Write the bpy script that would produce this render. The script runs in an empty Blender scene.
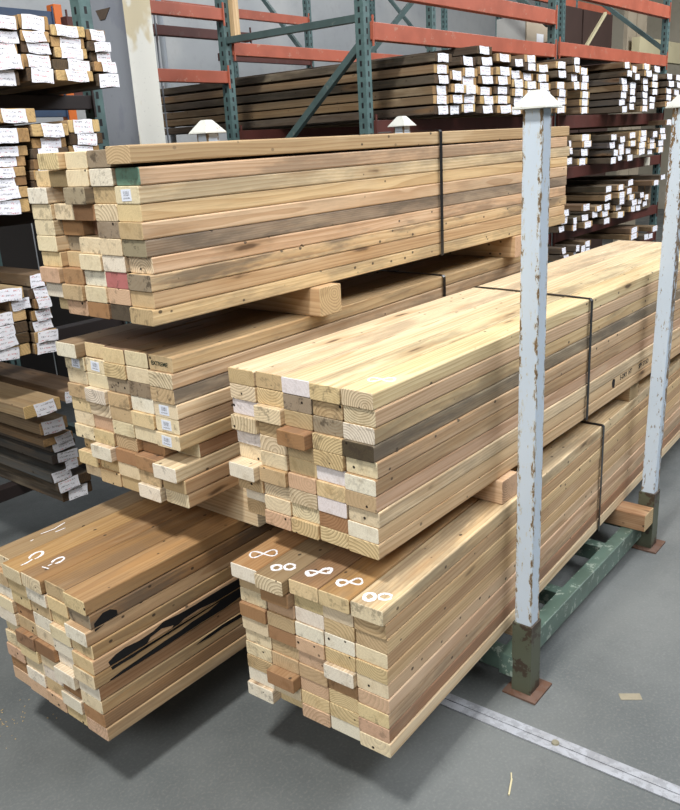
import bpy, bmesh, math, random
from mathutils import Vector, Matrix
S = bpy.context.scene
COL = S.collection
PI = math.pi

# ------------------------------------------------------------------ helpers
def lin(c):
    return tuple((v/255/12.92 if v/255 <= 0.04045 else ((v/255+0.055)/1.055)**2.4) for v in c)

def prop(o, label=None, cat=None, group=None, kind=None):
    if label: o['label'] = label
    if cat: o['category'] = cat
    if group: o['group'] = group
    if kind: o['kind'] = kind
    return o

def link_mesh(name, me, parent=None, loc=(0, 0, 0), rot=(0, 0, 0)):
    o = bpy.data.objects.new(name, me)
    COL.objects.link(o)
    o.location = loc
    o.rotation_euler = rot
    if parent: o.parent = parent
    return o

def empty(name, loc=(0, 0, 0), rz=0):
    o = bpy.data.objects.new(name, None)
    o.empty_display_size = 0.05
    COL.objects.link(o)
    o.location = loc
    o.rotation_euler = (0, 0, rz)
    return o

def mesh_from(bm, name, mats):
    me = bpy.data.meshes.new(name)
    bmesh.ops.recalc_face_normals(bm, faces=bm.faces)
    bm.to_mesh(me)
    bm.free()
    for m in mats: me.materials.append(m)
    return me

def box_bm(bm, x0, x1, y0, y1, z0, z1, bev=0.0):
    r = bmesh.ops.create_cube(bm, size=1.0)
    vs = r['verts']
    for v in vs:
        v.co = Vector(((x0+x1)/2+v.co.x*(x1-x0), (y0+y1)/2+v.co.y*(y1-y0), (z0+z1)/2+v.co.z*(z1-z0)))
    if bev > 0:
        es = list({e for v in vs for e in v.link_edges})
        bmesh.ops.bevel(bm, geom=es, offset=bev, segments=2, profile=0.6, affect='EDGES')

def bar_bm(bm, p0, p1, w, h, up=(0, 0, 1), bev=0.0):
    """rectangular bar from p0 to p1; w = width across, h = height along up"""
    p0, p1 = Vector(p0), Vector(p1)
    d = (p1-p0); L = d.length; d.normalize()
    u = Vector(up)
    s = d.cross(u)
    if s.length < 1e-4: s = d.cross(Vector((1, 0, 0)))
    s.normalize(); u = s.cross(d).normalized()
    b2 = bmesh.new()
    box_bm(b2, 0, L, -w/2, w/2, -h/2, h/2, bev)
    M = Matrix((d, s, u)).transposed().to_4x4(); M.translation = p0
    bmesh.ops.transform(b2, matrix=M, verts=b2.verts)
    tmp = bpy.data.meshes.new('t'); b2.to_mesh(tmp); b2.free()
    bm.from_mesh(tmp); bpy.data.meshes.remove(tmp)

def box(name, x0, x1, y0, y1, z0, z1, m, parent=None, bev=0.0, origin=None):
    """a box mesh whose origin sits at its own base centre (world coordinates given)"""
    o = origin or ((x0+x1)/2, (y0+y1)/2, z0)
    bm = bmesh.new()
    box_bm(bm, x0-o[0], x1-o[0], y0-o[1], y1-o[1], z0-o[2], z1-o[2], bev)
    ob = link_mesh(name, mesh_from(bm, name, [m]), None, o)
    if parent:
        ob.parent = parent
        ob.location = Vector(o)-parent.location
    return ob

# ------------------------------------------------------------------ node helpers
class NT:
    def __init__(s, name):
        s.m = bpy.data.materials.new(name); s.m.use_nodes = True
        s.t = s.m.node_tree; s.n = s.t.nodes
        s.b = s.n['Principled BSDF']
    def l(s, a, b): s.t.links.new(a, b)
    def node(s, typ, **k):
        n = s.n.new(typ)
        for a, v in k.items(): setattr(n, a, v)
        return n
    def setin(s, sock, v):
        if hasattr(v, 'is_output') or isinstance(v, bpy.types.NodeSocket): s.l(v, sock)
        else: sock.default_value = v
    def math(s, op, a, b=None, c=None, clamp=False):
        n = s.node('ShaderNodeMath', operation=op, use_clamp=clamp)
        s.setin(n.inputs[0], a)
        if b is not None: s.setin(n.inputs[1], b)
        if c is not None: s.setin(n.inputs[2], c)
        return n.outputs[0]
    def vmath(s, op, a, b=None):
        n = s.node('ShaderNodeVectorMath', operation=op)
        s.setin(n.inputs[0], a)
        if b is not None: s.setin(n.inputs[1], b)
        return n.outputs['Value'] if op in ('LENGTH', 'DISTANCE') else n.outputs['Vector']
    def mix(s, f, a, b, mode='MIX'):
        n = s.node('ShaderNodeMix', data_type='RGBA', blend_type=mode)
        s.setin(n.inputs[0], f)
        s.setin(n.inputs[6], a if not isinstance(a, tuple) else (*a[:3], 1))
        s.setin(n.inputs[7], b if not isinstance(b, tuple) else (*b[:3], 1))
        return n.outputs[2]
    def ramp(s, v, lo, hi, a=0.0, b=1.0):
        n = s.node('ShaderNodeMapRange'); n.clamp = True; n.interpolation_type = 'SMOOTHSTEP'
        s.setin(n.inputs[0], v); n.inputs[1].default_value = lo; n.inputs[2].default_value = hi
        n.inputs[3].default_value = a; n.inputs[4].default_value = b
        return n.outputs[0]
    def noise(s, vec, scale, detail=3, rough=0.55, dist=0.0, out=0):
        n = s.node('ShaderNodeTexNoise')
        s.setin(n.inputs['Vector'], vec); n.inputs['Scale'].default_value = scale
        n.inputs['Detail'].default_value = detail; n.inputs['Roughness'].default_value = rough
        n.inputs['Distortion'].default_value = dist
        return n.outputs[out]
    def voro(s, vec, scale, out='Distance', feature='F1'):
        n = s.node('ShaderNodeTexVoronoi', feature=feature)
        s.setin(n.inputs['Vector'], vec); n.inputs['Scale'].default_value = scale
        return n.outputs[out]
    def attr(s, name, out='Fac'):
        n = s.node('ShaderNodeAttribute', attribute_type='OBJECT', attribute_name=name)
        return n.outputs[out]
    def coord(s): return s.node('ShaderNodeTexCoord').outputs['Object']
    def scale(s, v, sx, sy, sz):
        return s.vmath('MULTIPLY', v, (sx, sy, sz))
    def bump(s, h, strength=0.3, dist=0.002):
        n = s.node('ShaderNodeBump'); n.inputs['Strength'].default_value = strength
        n.inputs['Distance'].default_value = dist; s.l(h, n.inputs['Height'])
        s.l(n.outputs[0], s.b.inputs['Normal'])
    def done(s, col, rough=0.6, metal=0.0, spec=0.3):
        s.setin(s.b.inputs['Base Color'], col if not isinstance(col, tuple) else (*col[:3], 1))
        s.setin(s.b.inputs['Roughness'], rough)
        s.setin(s.b.inputs['Metallic'], metal)
        s.b.inputs['Specular IOR Level'].default_value = spec
        return s.m

def wood(name, end):
    """solid-wood texture: growth rings about a pith line along the board's X axis"""
    t = NT(name)
    P = t.coord()
    rnd = t.node('ShaderNodeObjectInfo').outputs['Random']
    seed = t.node('ShaderNodeCombineXYZ')
    t.l(t.math('MULTIPLY', rnd, 91.0), seed.inputs[0]); t.l(t.math('MULTIPLY', rnd, 37.0), seed.inputs[1]); t.l(t.math('MULTIPLY', rnd, 53.0), seed.inputs[2])
    Q = t.vmath('ADD', P, seed.outputs[0])
    # pith offset
    wn = t.node('ShaderNodeTexWhiteNoise', noise_dimensions='1D'); t.l(rnd, wn.inputs['W'])
    off = t.vmath('MULTIPLY', t.vmath('SUBTRACT', wn.outputs['Color'], (0.5, 0.5, 0.5)), (0.0, 0.11, 0.13))
    off = t.vmath('ADD', off, t.attr('pith', 'Vector'))
    warp = t.vmath('MULTIPLY', t.vmath('SUBTRACT', t.noise(t.scale(Q, 1.3, 9, 9), 1.0, 2, 0.5, out='Color'), (0.5, 0.5, 0.5)), (0, 0.03, 0.03))
    R = t.vmath('ADD', t.vmath('ADD', t.scale(P, 0, 1, 1), off), warp)
    d = t.vmath('LENGTH', R)
    per = t.math('ADD', 0.0055, t.math('MULTIPLY', wn.outputs['Value'], 0.0055))
    fr = t.math('FRACT', t.math('DIVIDE', d, per))
    ring = t.math('POWER', fr, 1.8)
    edge = t.ramp(fr, 0.93, 1.0, 1.0, 0.0)
    ring = t.math('MULTIPLY', ring, edge)
    streak = t.noise(t.scale(Q, 1.2, 45, 45), 1.0, 4, 0.65)
    blot = t.noise(t.scale(Q, 2.2, 9, 9), 1.0, 3, 0.6)
    fine = t.noise(t.scale(Q, 9, 380, 380), 1.0, 2, 0.5)
    wear = t.attr('wear')
    if end:
        base = t.attr('end_color', 'Color')
        rs = t.attr('rings')
        k = t.math('MULTIPLY', ring, rs)
        c = t.mix(t.math('MULTIPLY', k, 1.0), base, t.mix(0.85, base, (0.20, 0.105, 0.045), 'MIX'))
        grime = t.noise(t.scale(Q, 20, 26, 26), 1.0, 4, 0.65)
        c = t.mix(t.ramp(grime, 0.50, 0.72, 0, 0.40), c, t.mix(1.0, c, (0.56, 0.48, 0.38), 'MULTIPLY'))
        c = t.mix(t.ramp(fine, 0.35, 0.7, 0, 0.16), c, (0.25, 0.17, 0.09))
        # nail and bug holes
        h = t.voro(t.scale(Q, 0.0, 30, 30), 1.0)
        gate = t.ramp(t.voro(t.scale(Q, 0.0, 30, 30), 1.0, 'Color'), 0.30, 0.35)
        hole = t.math('MULTIPLY', t.ramp(h, 0.09, 0.13, 1, 0), t.math('MULTIPLY', gate, t.attr('holes')))
        c = t.mix(hole, c, (0.02, 0.013, 0.01))
        dk = t.ramp(t.noise(t.scale(Q, 3, 34, 34), 1.0, 4, 0.7), 0.52, 0.64)
        c = t.mix(t.math('MULTIPLY', t.math('MULTIPLY', dk, wear), 0.8), c, (0.06, 0.045, 0.032))
        t.bump(t.math('ADD', t.math('MULTIPLY', ring, 0.4), fine), 0.35, 0.001)
        return t.done(c, 0.75, spec=0.2)
    base = t.node('ShaderNodeObjectInfo').outputs['Color']
    c = t.mix(t.math('MULTIPLY', ring, 0.58), base, t.mix(1.0, base, (0.58, 0.43, 0.30), 'MULTIPLY'))
    c = t.mix(t.ramp(streak, 0.45, 0.72, 0, 0.55), c, t.mix(1.0, c, (0.68, 0.57, 0.46), 'MULTIPLY'))
    c = t.mix(t.ramp(blot, 0.52, 0.74, 0, 0.36), c, t.mix(1.0, c, (0.74, 0.64, 0.54), 'MULTIPLY'))
    c = t.mix(t.ramp(blot, 0.25, 0.45, 0.30, 0), c, (0.82, 0.68, 0.47))
    c = t.mix(t.ramp(fine, 0.4, 0.75, 0, 0.22), c, (0.30, 0.19, 0.10))
    # grey weathering
    wz = t.ramp(t.noise(t.scale(Q, 2.5, 14, 14), 1.0, 5, 0.7), 0.40, 0.62)
    c = t.mix(t.math('MULTIPLY', wz, t.math('MULTIPLY', wear, 0.85)), c, (0.13, 0.105, 0.08))
    # knots: elongated cells, most of them switched off
    kv = t.vmath('ADD', t.scale(Q, 2.6, 13, 13), t.vmath('MULTIPLY', t.noise(t.scale(Q, 12, 30, 30), 1, 2, 0.5, out='Color'), (0.12, 0.2, 0.2)))
    kd = t.voro(kv, 1.0)
    kg = t.ramp(t.voro(kv, 1.0, 'Color'), 0.44, 0.50)
    kr = t.math('MULTIPLY', t.ramp(kd, 0.05, 0.14, 1, 0), kg)
    halo = t.math('MULTIPLY', t.ramp(kd, 0.12, 0.34, 1, 0), kg)
    c = t.mix(t.math('MULTIPLY', halo, 0.32), c, (0.40, 0.22, 0.09))
    c = t.mix(t.math('MULTIPLY', kr, 0.85), c, (0.085, 0.045, 0.022))
    # small nail holes and specks
    hv = t.scale(Q, 22, 30, 30)
    hd = t.math('MULTIPLY', t.ramp(t.voro(hv, 1.0), 0.10, 0.15, 1, 0), t.ramp(t.voro(hv, 1.0, 'Color'), 0.62, 0.66))
    c = t.mix(t.math('MULTIPLY', hd, 0.85), c, (0.04, 0.028, 0.02))
    # dusty grey top faces
    t.bump(t.math('ADD', t.math('MULTIPLY', streak, 0.8), t.math('MULTIPLY', fine, 0.5)), 0.25, 0.0015)
    return t.done(c, 0.62, spec=0.28)

M_SIDE = wood('pine_side_grain', False)
M_END = wood('pine_end_grain', True)

def painted(name, rgb, rust=0.5, rough=0.5, rustcol=(0.16, 0.06, 0.025), sc=18, thr=0.62, mott=0.25):
    t = NT(name); P = t.coord()
    n1 = t.noise(P, sc, 5, 0.7); n2 = t.noise(P, sc*0.3, 3, 0.6)
    c = t.mix(t.ramp(n2, 0.35, 0.7, 0, mott), lin(rgb), t.mix(1.0, (*lin(rgb), 1), (0.45, 0.42, 0.38), 'MULTIPLY'))
    f = t.math('MULTIPLY', t.ramp(n1, thr, thr+0.04), rust)
    c = t.mix(f, c, rustcol)
    t.bump(n1, 0.15, 0.001)
    return t.done(c, rough, 0.0, 0.4)

def post_paint(name='chipped_pale_blue_paint', thr=0.685):
    t = NT(name); P = t.coord()
    sep = t.node('ShaderNodeSeparateXYZ'); t.l(P, sep.inputs[0])
    # chips gather on the arrises: where |x| and |y| are both large
    ax = t.math('ABSOLUTE', sep.outputs[0]); ay = t.math('ABSOLUTE', sep.outputs[1])
    e = t.ramp(t.math('ADD', ax, ay), 0.034, 0.047)
    n = t.noise(t.scale(P, 110, 110, 36), 1.0, 5, 0.72)
    n2 = t.noise(t.scale(P, 60, 60, 22), 1.0, 4, 0.7)
    low = t.noise(t.scale(P, 3, 3, 2.2), 1.0, 3, 0.6)
    f = t.ramp(t.math('ADD', n, t.math('MULTIPLY', e, 0.165)), thr, thr+0.025)
    f = t.math('MULTIPLY', f, t.ramp(low, 0.32, 0.5, 0.5, 1))
    rust = t.mix(n2, (0.045, 0.03, 0.02), (0.30, 0.19, 0.085))
    c = t.mix(t.ramp(low, 0.4, 0.7, 0, 0.35), lin((196, 210, 224)), lin((182, 194, 206)))
    halo = t.ramp(t.math('ADD', n, t.math('MULTIPLY', e, 0.14)), 0.59, 0.67)
    c = t.mix(t.math('MULTIPLY', halo, 0.55), c, lin((190, 180, 150)))
    c = t.mix(f, c, rust)
    t.bump(t.math('SUBTRACT', 1.0, f), 0.3, 0.001)
    return t.done(c, 0.42, 0, 0.45)
M_POST = post_paint()
M_POST_RUSTY = post_paint('heavily_chipped_pale_paint', 0.615)
M_CAP = painted('chipped_white_cap_paint', (205, 208, 203), 0.9, 0.45, (0.20, 0.09, 0.035), 34, 0.60, 0.2)
M_SLEEVE = painted('worn_green_brown_steel', (88, 92, 76), 0.9, 0.5, (0.050, 0.032, 0.022), 10, 0.50, 0.4)
M_RAIL = painted('worn_green_rail_paint', (92, 114, 104), 0.7, 0.38, (0.36, 0.42, 0.36), 26, 0.56, 0.5)
M_PLATE = painted('rusty_foot_plate', (112, 88, 76), 0.7, 0.8, (0.12, 0.055, 0.03), 30, 0.5, 0.5)
M_ORANGE = painted('orange_beam_paint', (172, 92, 70), 0.55, 0.5, (0.42, 0.26, 0.19), 20, 0.60, 0.35)
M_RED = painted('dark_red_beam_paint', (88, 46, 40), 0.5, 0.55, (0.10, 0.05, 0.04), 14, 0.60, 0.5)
M_SHADEBEAM = painted('shade_black_beam', (44, 36, 36), 0.4, 0.6, (0.02, 0.015, 0.015), 14, 0.6, 0.4)  # beam colour near black, standing in for shade between the left stacks
M_BLUE = painted('dark_blue_beam_paint', (52, 74, 104), 0.4, 0.5, (0.05, 0.06, 0.08), 14, 0.6, 0.4)
M_OPOST = painted('bright_orange_post_paint', (214, 110, 40), 0.4, 0.5, (0.2, 0.08, 0.03), 14, 0.66, 0.3)
M_GREENPLAIN = painted('green_brace_paint', (78, 98, 98), 0.4, 0.45, (0.20, 0.22, 0.2), 24, 0.62, 0.4)
M_CREAM = painted('cream_panel_paint', (206, 196, 160), 0.3, 0.7, (0.35, 0.3, 0.2), 5, 0.64, 0.25)
M_BROWNPLY = painted('dark_brown_plywood', (66, 48, 42), 0.3, 0.7, (0.03, 0.02, 0.02), 4, 0.6, 0.4)
M_SHADESHEET = painted('shade_black_sheet', (36, 33, 32), 0.3, 0.8, (0.012, 0.011, 0.01), 4, 0.6, 0.4)
M_BEIGEPLY = painted('beige_fibre_board', (168, 156, 136), 0.35, 0.8, (0.2, 0.17, 0.12), 6, 0.58, 0.35)
M_WHITEBOX = painted('white_carton_card', (192, 194, 192), 0.2, 0.7, (0.4, 0.38, 0.33), 6, 0.6, 0.2)
M_PIPE = painted('galvanised_conduit', (150, 158, 166), 0.2, 0.3, (0.3, 0.3, 0.3), 10, 0.6, 0.2)

def upright_mat():
    t = NT('green_upright_with_slots'); P = t.coord()
    sep = t.node('ShaderNodeSeparateXYZ'); t.l(P, sep.inputs[0])
    z = t.math('FRACT', t.math('DIVIDE', sep.outputs[2], 0.05))
    zz = t.math('ABSOLUTE', t.math('SUBTRACT', z, 0.5))
    def col(ax, c):
        return t.math('ABSOLUTE', t.math('SUBTRACT', t.math('ABSOLUTE', sep.outputs[ax]), c))
    hx = t.math('LESS_THAN', col(0, 0.0), 0.0065)
    hy = t.math('LESS_THAN', col(1, 0.0), 0.0065)
    geo = t.node('ShaderNodeNewGeometry')
    sn = t.node('ShaderNodeSeparateXYZ'); t.l(geo.outputs['Normal'], sn.inputs[0])
    fy = t.math('GREATER_THAN', t.math('ABSOLUTE', sn.outputs[1]), 0.7)
    fx = t.math('GREATER_THAN', t.math('ABSOLUTE', sn.outputs[0]), 0.7)
    hole = t.math('MULTIPLY', t.math('LESS_THAN', zz, 0.26), t.math('ADD', t.math('MULTIPLY', hx, fy), t.math('MULTIPLY', hy, fx), clamp=True))
    n = t.noise(P, 22, 4, 0.65)
    c = t.mix(t.ramp(n, 0.4, 0.7, 0, 0.5), lin((86, 112, 112)), lin((58, 76, 78)))
    c = t.mix(hole, c, (0.008, 0.008, 0.01))
    return t.done(c, 0.5, 0, 0.4)
M_UPR = upright_mat()

def concrete():
    t = NT('grey_painted_concrete'); P = t.coord()
    a = t.noise(P, 1.1, 5, 0.6); b = t.noise(P, 9, 5, 0.7); f = t.noise(P, 120, 3, 0.6)
    c = t.mix(t.ramp(a, 0.35, 0.68), lin((92, 97, 98)), lin((114, 118, 118)))
    c = t.mix(t.ramp(b, 0.5, 0.75, 0, 0.35), c, lin((88, 91, 92)))
    c = t.mix(t.ramp(f, 0.45, 0.8, 0, 0.3), c, lin((150, 150, 146)))
    v = t.voro(P, 26); g = t.ramp(t.voro(P, 26, 'Color'), 0.86, 0.88)
    c = t.mix(t.math('MULTIPLY', t.ramp(v, 0.07, 0.10, 0.7, 0), g), c, lin((196, 192, 182)))
    v2 = t.voro(t.vmath('ADD', P, (3.3, 1.7, 0)), 15); g2 = t.ramp(t.voro(t.vmath('ADD', P, (3.3, 1.7, 0)), 15, 'Color'), 0.90, 0.92)
    c = t.mix(t.math('MULTIPLY', t.ramp(v2, 0.05, 0.08, 0.8, 0), g2), c, lin((60, 60, 58)))
    t.bump(t.math('ADD', b, t.math('MULTIPLY', f, 0.6)), 0.25, 0.002)
    return t.done(c, t.ramp(b, 0.3, 0.7, 0.34, 0.55), 0, 0.4)
M_FLOOR = concrete()

def wallmat(name, rgb, rgb2, sc=0.6):
    t = NT(name); P = t.coord()
    a = t.noise(P, sc, 4, 0.6); b = t.noise(P, 14, 4, 0.6)
    c = t.mix(t.ramp(a, 0.4, 0.62), lin(rgb), lin(rgb2))
    c = t.mix(t.ramp(b, 0.5, 0.8, 0, 0.15), c, lin((110, 108, 104)))
    return t.done(c, 0.8, 0, 0.2)
M_WALL = wallmat('grey_plaster', (156, 160, 163), (172, 174, 174))
M_WALL2 = wallmat('beige_plaster', (168, 160, 142), (186, 178, 160))
M_CEIL = wallmat('white_ceiling', (200, 200, 200), (206, 206, 206))
def pillar_mat(name, a, b):
    t = NT(name); P = t.coord()
    n = t.noise(t.scale(P, 4, 4, 2.2), 1.0, 4, 0.55)
    c = t.mix(t.ramp(n, 0.56, 0.61), lin(a), lin(b))
    f = t.noise(P, 60, 3, 0.6)
    c = t.mix(t.ramp(f, 0.62, 0.72, 0, 0.25), c, lin((120, 120, 120)))
    t.bump(n, 0.2, 0.003)
    return t.done(c, 0.6, 0, 0.3)
M_PIL_G = pillar_mat('grey_pillar_paint', (146, 152, 162), (138, 144, 156))
M_PIL_C = pillar_mat('peeling_cream_pillar_paint', (226, 226, 218), (205, 194, 164))

def paper(name, lines, scl):
    """white paper carrying rows of broken black and red handwriting strokes"""
    t = NT(name)
    P = t.node('ShaderNodeTexCoord').outputs['Generated']
    O = t.coord()
    rnd = t.node('ShaderNodeObjectInfo').outputs['Random']
    sep = t.node('ShaderNodeSeparateXYZ'); t.l(P, sep.inputs[0])
    u, v = sep.outputs[0], sep.outputs[2]
    row = t.math('FRACT', t.math('ADD', t.math('MULTIPLY', v, lines), t.math('MULTIPLY', u, 0.3)))
    ln = t.ramp(t.math('ABSOLUTE', t.math('SUBTRACT', row, 0.5)), 0.16, 0.24, 1, 0)
    sd = t.node('ShaderNodeCombineXYZ'); t.l(t.math('MULTIPLY', rnd, 40), sd.inputs[0]); t.l(t.math('MULTIPLY', rnd, 17), sd.inputs[2])
    Q = t.vmath('ADD', O, sd.outputs[0])
    s1 = t.ramp(t.noise(t.scale(Q, scl, 0, scl*0.9), 1.0, 3, 0.7), 0.50, 0.54)
    gate = t.ramp(t.noise(t.scale(Q, scl*0.16, 0, scl*0.3), 1.0, 1, 0.5), 0.43, 0.49)
    ink = t.math('MULTIPLY', t.math('MULTIPLY', s1, gate), ln)
    red = t.ramp(t.noise(t.scale(Q, 30, 0, 60), 1.0, 1, 0.5), 0.54, 0.57)
    mg = t.math('MULTIPLY', t.ramp(u, 0.06, 0.12), t.ramp(u, 0.88, 0.94, 1, 0))
    ink = t.math('MULTIPLY', ink, mg)
    c = t.mix(t.ramp(t.noise(Q, 25, 2, 0.5), 0.4, 0.7, 0, 0.3), lin((236, 238, 246)), lin((214, 218, 232)))
    c = t.mix(t.math('MULTIPLY', ink, 0.85), c, t.mix(red, (0.03, 0.03, 0.045), (0.55, 0.05, 0.06)))
    t.bump(t.noise(Q, 45, 2, 0.5), 0.35, 0.004)
    return t.done(c, 0.6, 0, 0.3)
M_TAG = paper('white_paper_tag', 3, 330)

def sticker_mat():
    t = NT('barcode_sticker_print')
    P = t.node('ShaderNodeTexCoord').outputs['Generated']
    sep = t.node('ShaderNodeSeparateXYZ'); t.l(P, sep.inputs[0])
    u, v = sep.outputs[1], sep.outputs[2]
    cu = t.node('ShaderNodeCombineXYZ'); t.l(t.math('MULTIPLY', u, 42), cu.inputs[0])
    bars = t.ramp(t.noise(cu.outputs[0], 1.0, 0, 0.5), 0.47, 0.5, 1, 0)
    m = t.math('MULTIPLY', t.math('MULTIPLY', t.ramp(u, 0.2, 0.22), t.ramp(u, 0.78, 0.8, 1, 0)), t.math('MULTIPLY', t.ramp(v, 0.40, 0.42), t.ramp(v, 0.82, 0.84, 1, 0)))
    cd = t.node('ShaderNodeCombineXYZ'); t.l(t.math('MULTIPLY', u, 60), cd.inputs[0]); t.l(t.math('MULTIPLY', v, 16), cd.inputs[1])
    dg = t.ramp(t.noise(cd.outputs[0], 1.0, 1, 0.5), 0.52, 0.55)
    m2 = t.math('MULTIPLY', t.math('MULTIPLY', t.ramp(u, 0.14, 0.16), t.ramp(u, 0.84, 0.86, 1, 0)), t.math('MULTIPLY', t.ramp(v, 0.14, 0.16), t.ramp(v, 0.30, 0.32, 1, 0)))
    ink = t.math('ADD', t.math('MULTIPLY', bars, m), t.math('MULTIPLY', dg, m2), clamp=True)
    c = t.mix(ink, lin((228, 234, 246)), (0.02, 0.025, 0.05))
    return t.done(c, 0.45, 0, 0.3)
M_STICK = sticker_mat()
def flat(name, rgb, rough=0.6, metal=0, spec=0.3):
    t = NT(name); P = t.coord()
    n = t.noise(P, 60, 3, 0.6)
    c = t.mix(t.ramp(n, 0.4, 0.7, 0, 0.2), lin(rgb), t.mix(1.0, (*lin(rgb), 1), (0.6, 0.6, 0.6), 'MULTIPLY'))
    return t.done(c, rough, metal, spec)
def chalkmat():
    t = NT('white_chalk'); P = t.coord()
    n = t.noise(P, 260, 3, 0.7)
    t.setin(t.b.inputs['Alpha'], t.ramp(n, 0.30, 0.46, 0.35, 1))
    return t.done(lin((240, 240, 246)), 0.9, 0, 0.1)
M_CHALK = chalkmat()
M_TAR = flat('black_tar', (22, 23, 26), 0.5)
M_INK = flat('dark_stamp_ink', (38, 34, 36), 0.7)
M_GINK = flat('green_black_stamp_ink', (40, 52, 40), 0.7)
M_STRAP = flat('black_plastic_strapping', (22, 23, 25), 0.35, 0, 0.5)
M_METAL = painted('scuffed_aluminium_strip', (172, 176, 184), 0.5, 0.32, (0.22, 0.23, 0.25), 40, 0.5, 0.4)
M_METALDARK = flat('dark_strip_groove', (92, 95, 100), 0.5, 0.3)
M_TAPE = flat('beige_tape', (150, 143, 124), 0.8)
M_BOLT = flat('dull_brass_bolt', (165, 160, 140), 0.4, 0.5)

# ------------------------------------------------------------------ boards
BW, BT = 0.0872, 0.0389
_cache = {}
def board_mesh(L, w, th, r=0.0036):
    key = (round(L, 3), round(w, 4), round(th, 4))
    if key in _cache: return _cache[key]
    bm = bmesh.new()
    prof = []
    for cx, cy, a0 in ((w/2-r, th/2-r, 0), (-w/2+r, th/2-r, 90), (-w/2+r, -th/2+r, 180), (w/2-r, -th/2+r, 270)):
        for k in range(3):
            a = math.radians(a0+45*k)
            prof.append((cx+r*math.cos(a), cy+r*math.sin(a)))
    xs = [(0, 0.0012), (0.0012, 0), (L-0.0012, 0), (L, 0.0012)]
    rings = []
    for x, ins in xs:
        rings.append([bm.verts.new((x, p[0]*(1-2*ins/w), p[1]*(1-2*ins/th))) for p in prof])
    n = len(prof)
    for i in range(3):
        for j in range(n):
            f = bm.faces.new((rings[i][j], rings[i][(j+1) % n], rings[i+1][(j+1) % n], rings[i+1][j]))
            f.material_index = 0 if i == 1 else 1
    f = bm.faces.new(rings[0]); f.material_index = 1
    f = bm.faces.new(rings[-1]); f.material_index = 1
    me = mesh_from(bm, 'board', [M_SIDE, M_END])
    _cache[key] = me
    return me

SIDE = dict(w=(234, 218, 192), c=(230, 210, 174), y=(222, 194, 152), t=(202, 172, 134), p=(214, 184, 152),
            g=(158, 144, 122), b=(168, 132, 100), d=(96, 84, 70), s=(92, 98, 104), o=(176, 140, 98), k=(182, 154, 112))
END = dict(w=(242, 234, 216), W=(240, 234, 234), c=(234, 218, 184), y=(226, 204, 158), t=(204, 180, 140), p=(216, 182, 152),
           g=(158, 146, 124), b=(170, 132, 96), B=(150, 114, 88), d=(78, 70, 58), G=(108, 142, 128), R=(186, 118, 114), s=(70, 72, 76))
LOOK = dict(w='bleached', W='chalk white', c='cream', y='yellowish', t='tan', p='pinkish', g='grey weathered', b='brown',
            B='reddish brown', d='dark grey', G='green painted', R='red painted', s='slate grey')
ORD = ['top', 'second', 'third', 'fourth', 'fifth', 'sixth', 'seventh', 'eighth', 'ninth', 'bottom']
def put_board(L, w, th, loc, rot, end, side, rings=0.5, wear=0.1, holes=0.3, pith=(0, 0, 0), name='lumber_board'):
    o = link_mesh(name, board_mesh(L, w, th), None, loc, rot)
    o.color = (*lin(side), 1)
    o['end_color'] = [float(v) for v in lin(end)]
    o['rings'] = float(rings); o['wear'] = float(wear); o['holes'] = float(holes)
    o['pith'] = [float(v) for v in pith]
    return o

Z0 = 0.645
random.seed(7)
def jit(c, a=7):
    k = random.uniform(-a, a)
    return tuple(max(0, min(255, v+k+random.uniform(-2, 2))) for v in c)

PY, PZ = 0.0886, 0.0396          # pitch of the boards in a bundle
BUNDLES = {}
def bundle(key, phrase, x, y, z, yaw, L, ends, sides, tops, rings, stag, group):
    """ends: ten rows of five letters, left column first, nearest (right) column last"""
    c, s = math.cos(yaw), math.sin(yaw)
    grid = {}
    for r in range(10):
        for k in range(5):
            a = 4-k                                  # 0 = nearest column
            e = ends[r][k]
            sx = stag.get((r, k), None)
            if sx is None: sx = random.uniform(-0.005, 0.005)
            yy = (a+0.5)*PY + (random.uniform(-0.0035, 0.001) if a == 0 else random.uniform(-0.0004, 0.0004))
            zz = z + (9-r+0.5)*PZ
            if r == 0: zz += random.uniform(0.0, 0.0022)
            Lb = L - sx + random.uniform(-0.03, 0.0)
            Lb = round(Lb*50)/50
            side = SIDE[sides[r]] if a == 0 else SIDE[{'W': 'w', 'G': 't', 'R': 't', 'B': 'b', 'd': 'g'}.get(e, e)]
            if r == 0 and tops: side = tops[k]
            rot = [0, 0, yaw + (random.uniform(-0.0012, 0.0) if a == 0 else random.uniform(-0.0003, 0.0003))]
            fl = random.random() < 0.5
            o = put_board(Lb, BW, BT, (x+c*sx-s*yy, y+s*sx+c*yy, zz), rot, jit(END[e]), jit(side, 5),
                          rings=float(rings[r][k])/9, wear=0.9 if e in 'gd' or (a == 0 and sides[r] in 'gd') else (random.uniform(0.3, 0.6) if random.random() < 0.45 else 0.1),
                          holes=1.0 if random.random() < 0.55 else 0.0)
            rg = ' ringed' if int(rings[r][k]) >= 6 else ''
            rowtxt = {0: 'in the top row', 9: 'in the bottom row'}.get(r, ORD[r]+' row down')
            coltxt = ['leftmost', 'second from left', 'middle one', 'second from right', 'nearest one'][k]
            prop(o, '%s%s board end, %s, %s, %s' % (LOOK[e], rg, rowtxt, coltxt, phrase), 'lumber board', group)
            grid[(r, k)] = o
    BUNDLES[key] = dict(grid=grid, x=x, y=y, z=z, yaw=yaw, L=L)
    return grid

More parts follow.
